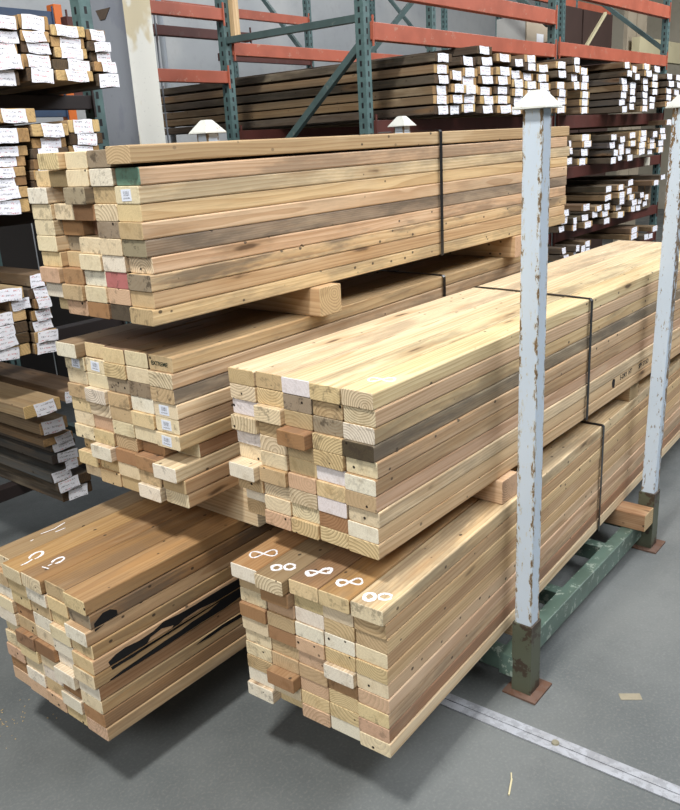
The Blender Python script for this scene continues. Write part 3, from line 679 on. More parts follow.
# ------------------------------------------------------------------ boards stored across the pallet racking
RACK = [
 ('L1', 0, 0, 0.058, 0.222, 1.9867, 0.0383, 1.5, 0.131, 0.213, 't'),
 ('L1', 0, 1, 0.05, 0.22, 1.9469, 0.0315, 1.5, 0.123, 0.217, 't'),
 ('L1', 0, 2, 0.044, 0.211, 1.914, 0.0315, 1.5, 0.117, 0.202, 'y'),
 ('L1', 0, 3, 0.036, 0.221, 1.8738, 0.0387, 1.5, 0.109, 0.212, 't'),
 ('L1', 0, 4, 0.027, 0.205, 1.8277, 0.042, 1.5, 0.1, 0.188, 'd'),
 ('L1', 1, 0, 0.23, 0.337, 1.9939, 0.0395, 1.5, 0.24, 0.318, 't'),
 ('L1', 1, 1, 0.226, 0.331, 1.9529, 0.0315, 1.5, 0.238, 0.313, 't'),
 ('L1', 1, 2, 0.224, 0.328, 1.9199, 0.0315, 1.5, 0.247, 0.326, 'd'),
 ('L1', 1, 3, 0.222, 0.326, 1.8806, 0.0378, 1.5, 0.24, 0.319, 't'),
 ('L1', 1, 4, 0.226, 0.326, 1.8386, 0.0404, 1.5, 0.243, 0.321, 'd'),
 ('L1', 2, 0, 0.337, 0.466, 1.9754, 0.0323, 1.5, 0.355, 0.435, 'y'),
 ('L1', 2, 1, 0.334, 0.463, 1.9415, 0.0307, 1.5, 0.368, 0.446, 't'),
 ('L1', 2, 2, 0.343, 0.467, 1.9094, 0.0307, 1.5, 0.366, 0.447, 'y'),
 ('L1', 2, 3, 0.328, 0.474, 1.8721, 0.0317, 1.5, 0.382, 0.464, 'd'),
 ('L1', 2, 4, 0.33, 0.472, 1.8389, 0.0317, 1.5, 0.366, 0.448, 'y'),
 ('L1', 3, 0, 0.47, 0.548, 1.9689, 0.0337, 1.5, 0.486, 0.541, 'b'),
 ('L1', 3, 1, 0.472, 0.557, 1.9337, 0.0298, 1.5, 0.492, 0.557, 'd'),
 ('L1', 3, 2, 0.481, 0.56, 1.9024, 0.0298, 1.5, 0.504, 0.559, 'd'),
 ('L1', 3, 3, 0.481, 0.568, 1.8702, 0.0307, 1.5, 0.51, 0.568, 't'),
 ('L1', 3, 4, 0.487, 0.574, 1.8276, 0.041, 1.5, 0.492, 0.572, 'd'),
 ('L2', 0, 0, 0.107, 0.235, 1.7167, 0.042, 1.5, 0.118, 0.201, 'y'),
 ('L2', 0, 1, 0.058, 0.199, 1.6574, 0.042, 1.5, 0.069, 0.155, 't'),
 ('L2', 0, 2, 0.049, 0.19, 1.6106, 0.0298, 1.5, 0.06, 0.154, 't'),
 ('L2', 0, 3, 0.043, 0.178, 1.5792, 0.0298, 1.5, 0.054, 0.143, 't'),
 ('L2', 0, 4, 0.037, 0.17, 1.5479, 0.0279, 1.5, 0.047, 0.127, 't'),
 ('L2', 0, 5, 0.031, 0.17, 1.5186, 0.0279, 1.5, 0.042, 0.127, 'b'),
 ('L2', 0, 6, 0.024, 0.168, 1.4838, 0.0333, 1.5, 0.035, 0.134, 't'),
 ('L2', 0, 7, 0.016, 0.165, 1.4417, 0.0406, 1.5, 0.027, 0.13, 'y'),
 ('L2', 1, 0, 0.209, 0.343, 1.6703, 0.0373, 1.5, 0.244, 0.321, 'y'),
 ('L2', 1, 1, 0.207, 0.337, 1.6315, 0.0306, 1.5, 0.24, 0.314, 't'),
 ('L2', 1, 2, 0.199, 0.331, 1.5994, 0.0306, 1.5, 0.216, 0.29, 'd'),
 ('L2', 1, 3, 0.196, 0.326, 1.5657, 0.0321, 1.5, 0.216, 0.29, 'b'),
 ('L2', 1, 4, 0.192, 0.32, 1.5322, 0.0321, 1.5, 0.209, 0.284, 't'),
 ('L2', 1, 5, 0.189, 0.314, 1.4985, 0.0322, 1.5, 0.203, 0.277, 'd'),
 ('L2', 1, 6, 0.185, 0.308, 1.4646, 0.0324, 1.5, 0.197, 0.271, 't'),
 ('L2', 1, 7, 0.182, 0.301, 1.4306, 0.0325, 1.5, 0.191, 0.265, 'b'),
 ('L2', 2, 0, 0.351, 0.476, 1.6809, 0.0395, 1.5, 0.372, 0.446, 'y'),
 ('L2', 2, 1, 0.347, 0.482, 1.6399, 0.0358, 1.5, 0.378, 0.455, 'd'),
 ('L2', 2, 2, 0.342, 0.465, 1.6027, 0.0333, 1.5, 0.36, 0.436, 't'),
 ('L2', 2, 3, 0.336, 0.463, 1.5679, 0.0333, 1.5, 0.356, 0.433, 't'),
 ('L2', 2, 4, 0.332, 0.456, 1.533, 0.0334, 1.5, 0.35, 0.427, 'b'),
 ('L2', 2, 5, 0.328, 0.45, 1.498, 0.0335, 1.5, 0.344, 0.421, 'd'),
 ('L2', 2, 6, 0.324, 0.444, 1.4628, 0.0337, 1.5, 0.338, 0.414, 't'),
 ('L2', 2, 7, 0.321, 0.438, 1.4275, 0.0338, 1.5, 0.331, 0.408, 'b'),
 ('L3', 1, 0, 0.121, 0.211, 1.1982, 0.0405, 1.5, 0.13, 0.155, 'b'),
 ('L3', 1, 1, 0.105, 0.177, 1.1562, 0.0328, 1.5, 0.13, 0.168, 'd'),
 ('L3', 1, 2, 0.115, 0.177, 1.1219, 0.0328, 1.5, 0.129, 0.171, 'b'),
 ('L3', 1, 3, 0.103, 0.178, 1.0819, 0.0334, 1.5, 0.119, 0.175, 't'),
 ('L3', 1, 4, 0.095, 0.178, 1.0471, 0.0334, 1.5, 0.105, 0.175, 'd'),
 ('L3', 1, 5, 0.095, 0.183, 1.0096, 0.036, 1.5, 0.106, 0.182, 't'),
 ('L3', 1, 6, 0.089, 0.173, 0.972, 0.0361, 1.5, 0.097, 0.172, 't'),
 ('L3', 0, 0, -0.042, 0.086, 1.1689, 0.0369, 1.5, 0, 0.077, 'y'),
 ('L3', 0, 1, 0.032, 0.1, 1.1305, 0.0351, 1.5, 0.038, 0.109, 't'),
 ('L3', 0, 2, -0.058, 0.087, 1.0939, 0.0351, 1.5, -0.031, 0.037, 'y'),
 ('L3', 0, 3, -0.065, 0.085, 1.0547, 0.0344, 1.5, -0.05, 0.034, 'd'),
 ('L3', 0, 4, -0.072, 0.081, 1.0188, 0.0344, 1.5, -0.057, 0.033, 'd'),
 ('L3', 0, 5, -0.08, 0.078, 0.9797, 0.0376, 1.5, -0.064, 0.034, 'y'),
 ('L4', 0, 0, -0.034, 0.103, 0.7935, 0.042, 1.42, 0.005, 0.079, 'y'),
 ('L4', 0, 1, 0.029, 0.136, 0.7111, 0.042, 1.44, 0.037, 0.119, 't'),
 ('L4', 0, 2, 0.059, 0.177, 0.6404, 0.0269, 1.5, 0.105, 0.17, 't'),
 ('L4', 0, 3, 0.086, 0.185, 0.612, 0.0269, 1.5, 0.094, 0.178, 'd'),
 ('L4', 0, 4, 0.081, 0.189, 0.5704, 0.0338, 1.5, 0.105, 0.186, 's'),
 ('L4', 0, 5, 0.15, 0.194, 0.5351, 0.0338, 1.5, 0.111, 0.19, 't'),
 ('L4', 1, 0, 0.069, 0.146, 0.5036, 0.0368, 1.5, 0.07, 0.152, 's'),
 ('L4', 1, 1, 0.083, 0.222, 0.4653, 0.0368, 1.5, 0.088, 0.17, 'd'),
 ('L4', 1, 2, 0.098, 0.224, 0.4215, 0.042, 1.5, 0.124, 0.202, 'd'),
 ('L4', 2, 0, 0.177, 0.3, 0.7768, 0.04, 1.5, 0.181, 0.217, 'b'),
 ('R1', 0, 0, 2.606, 2.773, 1.9819, 0.042, 1.5, 2.629, 2.763, 'd'),
 ('R1', 0, 1, 2.605, 2.753, 1.9257, 0.042, 1.5, 2.627, 2.762, 't'),
 ('R1', 0, 2, 2.603, 2.762, 1.8742, 0.042, 1.5, 2.626, 2.761, 'd'),
 ('R1', 0, 3, 2.601, 2.752, 1.8203, 0.042, 1.5, 2.624, 2.759, 'b'),
 ('R1', 0, 4, 2.6, 2.758, 1.7722, 0.042, 1.5, 2.622, 2.758, 't'),
 ('R1', 0, 5, 2.598, 2.763, 1.7197, 0.042, 1.5, 2.621, 2.757, 'd'),
 ('R1', 1, 0, 2.766, 2.896, 1.8979, 0.042, 1.5, 2.754, 2.895, 't'),
 ('R1', 1, 1, 2.755, 2.894, 1.8313, 0.042, 1.5, 2.753, 2.894, 't'),
 ('R1', 1, 2, 2.762, 2.903, 1.7759, 0.042, 1.5, 2.769, 2.912, 't'),
 ('R1', 1, 3, 2.767, 2.908, 1.722, 0.042, 1.5, 2.778, 2.922, 'd'),
 ('R1', 2, 0, 2.898, 3.064, 1.977, 0.042, 1.5, 2.914, 3.061, 'd'),
 ('R1', 2, 1, 2.899, 3.064, 1.9179, 0.042, 1.5, 2.913, 3.061, 't'),
 ('R1', 2, 2, 2.898, 3.064, 1.8714, 0.042, 1.5, 2.912, 3.061, 't'),
 ('R1', 2, 3, 2.896, 3.064, 1.8279, 0.042, 1.5, 2.912, 3.061, 'y'),
 ('R1', 2, 4, 2.906, 3.064, 1.7798, 0.042, 1.5, 2.911, 3.061, 't'),
 ('R1', 2, 5, 2.911, 3.064, 1.7291, 0.042, 1.5, 2.911, 3.061, 'y'),
 ('R1', 3, 0, 3.079, 3.255, 2.0417, 0.042, 1.5, 3.096, 3.252, 'd'),
 ('R1', 3, 1, 3.091, 3.268, 1.9841, 0.042, 1.5, 3.108, 3.265, 'd'),
 ('R1', 3, 2, 3.079, 3.256, 1.9306, 0.042, 1.5, 3.096, 3.253, 't'),
 ('R1', 3, 3, 3.079, 3.257, 1.8817, 0.042, 1.5, 3.096, 3.254, 'b'),
 ('R1', 3, 4, 3.079, 3.258, 1.8223, 0.042, 1.5, 3.096, 3.254, 't'),
 ('R1', 3, 5, 3.103, 3.277, 1.7716, 0.042, 1.5, 3.12, 3.28, 'y'),
 ('R1', 3, 6, 3.086, 3.266, 1.7204, 0.042, 1.5, 3.103, 3.263, 'd'),
 ('R1', 4, 0, 3.296, 3.476, 2.0087, 0.042, 1.5, 3.314, 3.482, 't'),
 ('R1', 4, 1, 3.272, 3.461, 1.9338, 0.042, 1.5, 3.29, 3.457, 'y'),
 ('R1', 4, 2, 3.273, 3.462, 1.8822, 0.042, 1.5, 3.291, 3.458, 't'),
 ('R1', 4, 3, 3.273, 3.463, 1.828, 0.042, 1.5, 3.292, 3.46, 'd'),
 ('R1', 4, 4, 3.28, 3.465, 1.7745, 0.042, 1.5, 3.292, 3.461, 'y'),
 ('R1', 4, 5, 3.275, 3.466, 1.7194, 0.042, 1.5, 3.293, 3.462, 't'),
 ('R1', 5, 0, 3.48, 3.626, 1.9856, 0.042, 1.5, 3.484, 3.628, 'd'),
 ('R1', 5, 1, 3.472, 3.629, 1.9212, 0.042, 1.5, 3.486, 3.631, 't'),
 ('R1', 5, 2, 3.473, 3.63, 1.8681, 0.042, 1.5, 3.487, 3.633, 'y'),
 ('R1', 5, 3, 3.474, 3.633, 1.8169, 0.042, 1.5, 3.489, 3.635, 't'),
 ('R1', 5, 4, 3.476, 3.634, 1.7667, 0.042, 1.5, 3.49, 3.636, 'd'),
 ('R1', 5, 5, 3.477, 3.636, 1.7125, 0.042, 1.5, 3.491, 3.638, 't'),
 ('R1', 6, 0, 3.629, 3.787, 2.0147, 0.042, 1.5, 3.644, 3.781, 't'),
 ('R1', 6, 1, 3.627, 3.789, 1.967, 0.042, 1.5, 3.646, 3.783, 'd'),
 ('R1', 6, 2, 3.632, 3.792, 1.9118, 0.042, 1.5, 3.648, 3.786, 't'),
 ('R1', 6, 3, 3.634, 3.794, 1.861, 0.042, 1.5, 3.65, 3.788, 'y'),
 ('R1', 6, 4, 3.636, 3.797, 1.8099, 0.042, 1.5, 3.652, 3.791, 't'),
 ('R1', 6, 5, 3.638, 3.799, 1.7609, 0.042, 1.5, 3.653, 3.793, 'd'),
 ('R1', 6, 6, 3.64, 3.802, 1.7115, 0.042, 1.5, 3.655, 3.795, 't'),
 ('R1', 7, 0, 3.835, 4.013, 1.9674, 0.042, 1.5, 3.858, 4.004, 'y'),
 ('R1', 7, 1, 3.844, 4.022, 1.9094, 0.042, 1.5, 3.866, 4.013, 't'),
 ('R1', 7, 2, 3.846, 4.026, 1.8557, 0.042, 1.5, 3.869, 4.017, 't'),
 ('R1', 7, 3, 3.849, 4.029, 1.8054, 0.042, 1.5, 3.872, 4.02, 'd'),
 ('R1', 7, 4, 3.851, 4.032, 1.7586, 0.042, 1.5, 3.874, 4.023, 'y'),
 ('R1', 7, 5, 3.853, 4.035, 1.7128, 0.042, 1.5, 3.877, 4.026, 't'),
 ('R1', 8, 0, 4.097, 4.258, 1.9941, 0.042, 1.5, 4.113, 4.254, 'y'),
 ('R1', 8, 1, 4.1, 4.263, 1.9366, 0.042, 1.5, 4.117, 4.258, 'd'),
 ('R1', 8, 2, 4.105, 4.257, 1.8683, 0.042, 1.5, 4.122, 4.264, 't'),
 ('R1', 8, 3, 4.108, 4.272, 1.819, 0.042, 1.5, 4.125, 4.268, 'b'),
 ('R1', 8, 4, 4.112, 4.276, 1.768, 0.042, 1.5, 4.129, 4.272, 'y'),
 ('R1', 8, 5, 4.115, 4.28, 1.7153, 0.042, 1.5, 4.132, 4.276, 't'),
 ('R1', 9, 0, 4.263, 4.392, 2.0212, 0.042, 1.46, 4.273, 4.404, 'd'),
 ('R1', 9, 1, 4.268, 4.392, 1.9695, 0.042, 1.46, 4.277, 4.409, 't'),
 ('R1', 9, 2, 4.266, 4.392, 1.9172, 0.042, 1.46, 4.275, 4.407, 'd'),
 ('R1', 9, 3, 4.261, 4.39, 1.8645, 0.042, 1.46, 4.26, 4.391, 't'),
 ('R1', 10, 0, 4.476, 4.629, 1.9658, 0.042, 1.5, 4.486, 4.624, 'y'),
 ('R1', 10, 1, 4.476, 4.634, 1.916, 0.042, 1.5, 4.491, 4.629, 'd'),
 ('R1', 10, 2, 4.478, 4.639, 1.8686, 0.042, 1.5, 4.495, 4.634, 't'),
 ('R1', 10, 3, 4.491, 4.652, 1.81, 0.042, 1.5, 4.508, 4.648, 'y'),
 ('R1', 10, 4, 4.488, 4.65, 1.7591, 0.042, 1.5, 4.505, 4.646, 'y'),
 ('R1', 10, 5, 4.476, 4.626, 1.7067, 0.042, 1.5, 4.482, 4.622, 't'),
 ('R1', 11, 0, 5.331, 5.48, 2.0339, 0.042, 1.5, 5.35, 5.489, 'b'),
 ('R1', 11, 1, 5.34, 5.478, 1.9716, 0.042, 1.5, 5.359, 5.5, 'd'),
 ('R1', 11, 2, 5.263, 5.425, 1.9175, 0.042, 1.5, 5.281, 5.42, 's'),
 ('R1', 11, 3, 5.257, 5.42, 1.8666, 0.042, 1.5, 5.276, 5.414, 'b'),
 ('R1', 11, 4, 5.256, 5.419, 1.8156, 0.042, 1.5, 5.275, 5.413, 'd'),
 ('R1', 11, 5, 5.251, 5.414, 1.7628, 0.042, 1.5, 5.269, 5.408, 's'),
 ('R1', 11, 6, 5.25, 5.414, 1.7097, 0.042, 1.5, 5.268, 5.408, 'd'),
 ('R1', 12, 0, 5.496, 5.632, 2.0081, 0.042, 1.5, 5.485, 5.63, 't'),
 ('R1', 12, 1, 5.482, 5.628, 1.9504, 0.042, 1.5, 5.481, 5.626, 'd'),
 ('R1', 12, 2, 5.458, 5.62, 1.8892, 0.042, 1.5, 5.473, 5.618, 's'),
 ('R1', 12, 3, 5.452, 5.615, 1.8401, 0.042, 1.5, 5.467, 5.612, 'd'),
 ('R1', 12, 4, 5.439, 5.601, 1.7846, 0.042, 1.5, 5.454, 5.599, 'd'),
 ('R1', 12, 5, 5.434, 5.596, 1.7289, 0.042, 1.5, 5.449, 5.594, 'd'),
 ('R1', 13, 0, 5.74, 5.912, 2.0348, 0.042, 1.5, 5.759, 5.907, 'y'),
 ('R1', 13, 1, 5.726, 5.898, 1.9813, 0.042, 1.5, 5.744, 5.893, 't'),
 ('R1', 13, 2, 5.717, 5.889, 1.9263, 0.042, 1.5, 5.735, 5.884, 'd'),
 ('R1', 13, 3, 5.712, 5.885, 1.8711, 0.042, 1.5, 5.731, 5.88, 'd'),
 ('R1', 13, 4, 5.698, 5.87, 1.8172, 0.042, 1.5, 5.716, 5.865, 's'),
 ('R1', 13, 5, 5.684, 5.856, 1.7633, 0.042, 1.5, 5.702, 5.851, 'd'),
 ('R1', 13, 6, 5.679, 5.851, 1.7123, 0.042, 1.5, 5.697, 5.846, 't'),
 ('R1', 14, 0, 5.97, 6.151, 2.0228, 0.042, 1.5, 5.989, 6.146, 'd'),
 ('R1', 14, 1, 5.953, 6.133, 1.9582, 0.042, 1.5, 5.972, 6.128, 'd'),
 ('R1', 14, 2, 5.958, 6.14, 1.9019, 0.042, 1.5, 5.978, 6.135, 't'),
 ('R1', 14, 3, 5.959, 6.141, 1.8452, 0.042, 1.5, 5.979, 6.136, 'd'),
 ('R1', 14, 4, 5.921, 6.102, 1.7864, 0.042, 1.5, 5.94, 6.097, 's'),
 ('R1', 14, 5, 5.916, 6.097, 1.7342, 0.042, 1.5, 5.935, 6.092, 'd'),
 ('R1', 15, 0, 6.315, 6.494, 1.9746, 0.042, 1.5, 6.336, 6.494, 'd'),
 ('R1', 15, 1, 6.307, 6.492, 1.9125, 0.042, 1.5, 6.327, 6.486, 'd'),
 ('R1', 15, 2, 6.297, 6.483, 1.8553, 0.042, 1.5, 6.318, 6.477, 'b'),
 ('R1', 15, 3, 6.298, 6.484, 1.8013, 0.042, 1.5, 6.319, 6.478, 'd'),
 ('R1', 15, 4, 6.299, 6.486, 1.747, 0.042, 1.5, 6.32, 6.479, 't'),
 ('R1', 16, 0, 6.498, 6.683, 1.9668, 0.042, 1.5, 6.512, 6.677, 'd'),
 ('R1', 16, 1, 6.505, 6.698, 1.9056, 0.042, 1.5, 6.526, 6.692, 's'),
 ('R1', 16, 2, 6.502, 6.695, 1.8454, 0.042, 1.5, 6.523, 6.689, 'd'),
 ('R1', 16, 3, 6.515, 6.71, 1.7851, 0.042, 1.5, 6.537, 6.704, 't'),
 ('R2', 0, 0, 4.341, 4.392, 1.4861, 0.042, 1.5, 4.361, 4.491, 'd'),
 ('R2', 0, 1, 4.328, 4.392, 1.4378, 0.042, 1.5, 4.348, 4.478, 't'),
 ('R2', 0, 2, 4.265, 4.392, 1.3707, 0.042, 1.5, 4.285, 4.413, 'd'),
 ('R2', 1, 0, 4.564, 4.739, 1.5197, 0.042, 1.5, 4.586, 4.731, 'y'),
 ('R2', 1, 1, 4.551, 4.724, 1.4743, 0.042, 1.5, 4.572, 4.717, 't'),
 ('R2', 1, 2, 4.527, 4.7, 1.4178, 0.042, 1.5, 4.548, 4.693, 'd'),
 ('R2', 1, 3, 4.529, 4.703, 1.3542, 0.042, 1.5, 4.55, 4.695, 'y'),
 ('R2', 2, 0, 5.076, 5.235, 1.5065, 0.042, 1.5, 5.094, 5.229, 'd'),
 ('R2', 2, 1, 5.084, 5.243, 1.4483, 0.042, 1.5, 5.102, 5.238, 's'),
 ('R2', 2, 2, 5.103, 5.245, 1.3907, 0.042, 1.5, 5.122, 5.259, 's'),
 ('R2', 2, 3, 5.077, 5.227, 1.3348, 0.042, 1.5, 5.096, 5.232, 'd'),
 ('R2', 3, 0, 5.277, 5.428, 1.4852, 0.042, 1.5, 5.294, 5.423, 'd'),
 ('R2', 3, 1, 5.284, 5.436, 1.4334, 0.0401, 1.5, 5.301, 5.431, 'd'),
 ('R2', 3, 2, 5.249, 5.379, 1.3918, 0.0401, 1.5, 5.246, 5.374, 't'),
 ('R2', 3, 3, 5.23, 5.368, 1.3485, 0.0418, 1.5, 5.235, 5.363, 'd'),
 ('R2', 4, 0, 5.463, 5.628, 1.511, 0.042, 1.5, 5.485, 5.619, 't'),
 ('R2', 4, 1, 5.468, 5.634, 1.4472, 0.042, 1.5, 5.49, 5.625, 'y'),
 ('R2', 4, 2, 5.436, 5.601, 1.3924, 0.042, 1.5, 5.458, 5.592, 'd'),
 ('R2', 4, 3, 5.426, 5.591, 1.3383, 0.042, 1.5, 5.448, 5.582, 'd'),
 ('R2', 5, 0, 5.697, 5.88, 1.5207, 0.042, 1.5, 5.725, 5.866, 'y'),
 ('R2', 5, 1, 5.695, 5.878, 1.4767, 0.042, 1.5, 5.723, 5.865, 'y'),
 ('R2', 5, 2, 5.684, 5.868, 1.4263, 0.042, 1.5, 5.712, 5.854, 't'),
 ('R2', 5, 3, 5.669, 5.853, 1.3743, 0.042, 1.5, 5.697, 5.839, 'y'),
 ('R2', 6, 0, 5.993, 6.17, 1.5048, 0.042, 1.5, 6.013, 6.164, 'd'),
 ('R2', 6, 1, 5.966, 6.143, 1.4585, 0.042, 1.5, 5.986, 6.137, 't'),
 ('R2', 6, 2, 5.955, 6.131, 1.4099, 0.042, 1.5, 5.975, 6.126, 'y'),
 ('R2', 6, 3, 5.928, 6.104, 1.3654, 0.042, 1.5, 5.948, 6.098, 'd'),
 ('R2', 7, 0, 6.347, 6.526, 1.5962, 0.042, 1.5, 6.368, 6.519, 'b'),
 ('R2', 7, 1, 6.232, 6.408, 1.5295, 0.042, 1.5, 6.252, 6.401, 'd'),
 ('R2', 7, 2, 6.242, 6.419, 1.4775, 0.042, 1.5, 6.263, 6.412, 't'),
 ('R2', 7, 3, 6.21, 6.386, 1.4249, 0.042, 1.5, 6.231, 6.379, 'd'),
 ('R2', 7, 4, 6.2, 6.376, 1.3697, 0.042, 1.5, 6.221, 6.369, 't'),
 ('R3', 0, 0, 4.219, 4.357, 1.017, 0.042, 1.5, 4.237, 4.349, 'd'),
 ('R3', 0, 1, 4.209, 4.347, 0.9631, 0.042, 1.5, 4.228, 4.34, 't'),
 ('R3', 0, 2, 4.206, 4.345, 0.9052, 0.042, 1.5, 4.225, 4.337, 'd'),
 ('R3', 1, 0, 4.476, 4.564, 0.9376, 0.042, 1.5, 4.44, 4.559, 'd'),
 ('R3', 1, 1, 4.476, 4.561, 0.8887, 0.042, 1.5, 4.437, 4.556, 't'),
 ('R3', 2, 0, 4.616, 4.775, 1.0185, 0.042, 1.5, 4.64, 4.764, 'b'),
 ('R3', 2, 1, 4.623, 4.784, 0.9417, 0.042, 1.5, 4.647, 4.772, 'd'),
 ('R3', 2, 2, 4.628, 4.789, 0.8907, 0.042, 1.5, 4.652, 4.777, 't'),
 ('R3', 3, 0, 4.866, 5.006, 0.9887, 0.0395, 1.5, 4.886, 4.998, 't'),
 ('R3', 3, 1, 4.807, 4.946, 0.9477, 0.0395, 1.5, 4.827, 4.937, 'd'),
 ('R3', 4, 0, 5.054, 5.216, 1.1209, 0.042, 1.5, 5.075, 5.208, 'd'),
 ('R3', 4, 1, 5.042, 5.203, 1.0556, 0.042, 1.5, 5.062, 5.195, 't'),
 ('R3', 4, 2, 5.009, 5.169, 0.9872, 0.042, 1.5, 5.029, 5.161, 'd'),
 ('R3', 4, 3, 4.994, 5.154, 0.9361, 0.042, 1.5, 5.014, 5.147, 't'),
 ('R3', 4, 4, 5.022, 5.184, 0.8773, 0.042, 1.5, 5.042, 5.176, 'd'),
 ('R3', 5, 0, 5.325, 5.489, 1.1119, 0.042, 1.5, 5.347, 5.48, 't'),
 ('R3', 5, 1, 5.28, 5.443, 1.0553, 0.042, 1.5, 5.302, 5.434, 'y'),
 ('R3', 5, 2, 5.287, 5.45, 1.0059, 0.042, 1.5, 5.309, 5.441, 'd'),
 ('R3', 5, 3, 5.276, 5.439, 0.9578, 0.042, 1.5, 5.298, 5.43, 't'),
 ('R3', 5, 4, 5.28, 5.443, 0.8999, 0.042, 1.5, 5.301, 5.434, 'y'),
 ('R3', 6, 0, 5.492, 5.645, 1.1381, 0.042, 1.5, 5.51, 5.639, 'd'),
 ('R3', 6, 1, 5.502, 5.656, 1.0711, 0.042, 1.5, 5.52, 5.649, 'b'),
 ('R3', 6, 2, 5.566, 5.722, 1.0159, 0.042, 1.5, 5.585, 5.716, 't'),
 ('R3', 6, 3, 5.574, 5.73, 0.9698, 0.042, 1.5, 5.592, 5.724, 'd'),
 ('R3', 6, 4, 5.563, 5.719, 0.92, 0.042, 1.5, 5.581, 5.713, 't'),
 ('R3', 7, 0, 5.762, 5.903, 1.017, 0.042, 1.5, 5.779, 5.911, 'd'),
 ('R3', 7, 1, 5.761, 5.902, 0.9656, 0.042, 1.5, 5.778, 5.91, 't'),
 ('R3', 7, 2, 5.721, 5.874, 0.9124, 0.042, 1.5, 5.738, 5.869, 'd'),
 ('R3', 8, 0, 5.912, 6.044, 0.9891, 0.042, 1.5, 5.912, 6.038, 't'),
 ('R3', 8, 1, 5.906, 6.049, 0.9346, 0.042, 1.5, 5.917, 6.043, 'd'),
 ('R3', 9, 0, 6.122, 6.297, 1.0936, 0.04, 1.5, 6.143, 6.29, 'b'),
 ('R3', 10, 0, 6.313, 6.474, 1.1295, 0.04, 1.5, 6.334, 6.465, 'd'),
 ('R4', 0, 0, 4.287, 4.392, 0.7414, 0.042, 1.5, 4.301, 4.406, 'd'),
 ('R4', 0, 1, 4.273, 4.392, 0.6908, 0.042, 1.5, 4.287, 4.392, 'd'),
 ('R4', 1, 0, 4.476, 4.558, 0.7369, 0.042, 1.5, 4.452, 4.553, 'd'),
 ('R4', 1, 1, 4.476, 4.544, 0.6885, 0.042, 1.5, 4.437, 4.539, 'b'),
 ('R4', 2, 0, 4.576, 4.695, 0.7181, 0.042, 1.5, 4.594, 4.7, 'd'),
 ('R4', 2, 1, 4.561, 4.694, 0.6688, 0.042, 1.5, 4.58, 4.685, 'd'),
 ('R4', 3, 0, 4.708, 4.84, 0.7374, 0.042, 1.5, 4.723, 4.832, 'b'),
 ('R4', 3, 1, 4.699, 4.826, 0.6826, 0.042, 1.5, 4.709, 4.818, 'd'),
 ('R4', 4, 0, 5.637, 5.838, 0.7332, 0.042, 1.5, 5.672, 5.818, 'b'),
 ('R4', 4, 1, 5.596, 5.796, 0.6857, 0.042, 1.5, 5.632, 5.776, 't'),
 ('R4', 5, 0, 5.915, 6.072, 0.6451, 0.04, 1.5, 5.935, 6.068, 'd'),
 ('R4', 6, 0, 6.178, 6.349, 0.6869, 0.042, 1.5, 6.2, 6.341, 'b'),
 ('R4', 6, 1, 6.076, 6.239, 0.6315, 0.042, 1.5, 6.093, 6.231, 'd'),
]

RSIDE = dict(y=(168, 146, 114), t=(138, 118, 92), b=(116, 96, 74), d=(72, 66, 58), s=(70, 74, 78))
REND = dict(y=(206, 176, 124), t=(184, 150, 104), b=(140, 110, 76), d=(70, 58, 46), s=(60, 62, 66))
RLOOK = dict(y='light tan', t='tan', b='brown', d='dark brown', s='slate grey')
WHERE = dict(L1='topmost left rack stack', L2='second left rack stack', L3='third left rack stack', L4='lowest left rack stack',
             R1='top right rack stack', R2='second right rack stack', R3='third right rack stack', R4='lowest right rack stack')
NUM = ['first', 'second', 'third', 'fourth', 'fifth', 'sixth', 'seventh', 'eighth', 'ninth', 'tenth', 'eleventh', 'twelfth', 'thirteenth', 'fourteenth', 'fifteenth', 'sixteenth', 'seventeenth']
def tag_mesh(w, h):
    bm = bmesh.new()
    nx, nz = 5, 4
    ph = random.uniform(0, 6)
    g = {}
    for i in range(nx+1):
        for j in range(nz+1):
            u, v = i/nx, j/nz
            y = -0.0012-0.0022*(0.5+0.5*math.sin(u*5+ph))*(1-v)-0.002*(1-v)*abs(math.sin(ph))
            g[i, j] = [bm.verts.new(((u-0.5)*w+0.002*math.sin(v*3+ph), y+dd, (v-0.5)*h+0.0015*math.sin(u*6+ph))) for dd in (0, 0.0004)]
    for i in range(nx):
        for j in range(nz):
            bm.faces.new((g[i, j][0], g[i+1, j][0], g[i+1, j+1][0], g[i, j+1][0]))
            bm.faces.new((g[i, j][1], g[i, j+1][1], g[i+1, j+1][1], g[i+1, j][1]))
    me = mesh_from(bm, 'paper_tag', [M_TAG])
    for p in me.polygons: p.use_smooth = True
    return me
stack_len = dict(L1=2.3, L2=2.3, L3=2.3, L4=2.3, R1=2.35, R2=2.3, R3=2.3, R4=2.2)
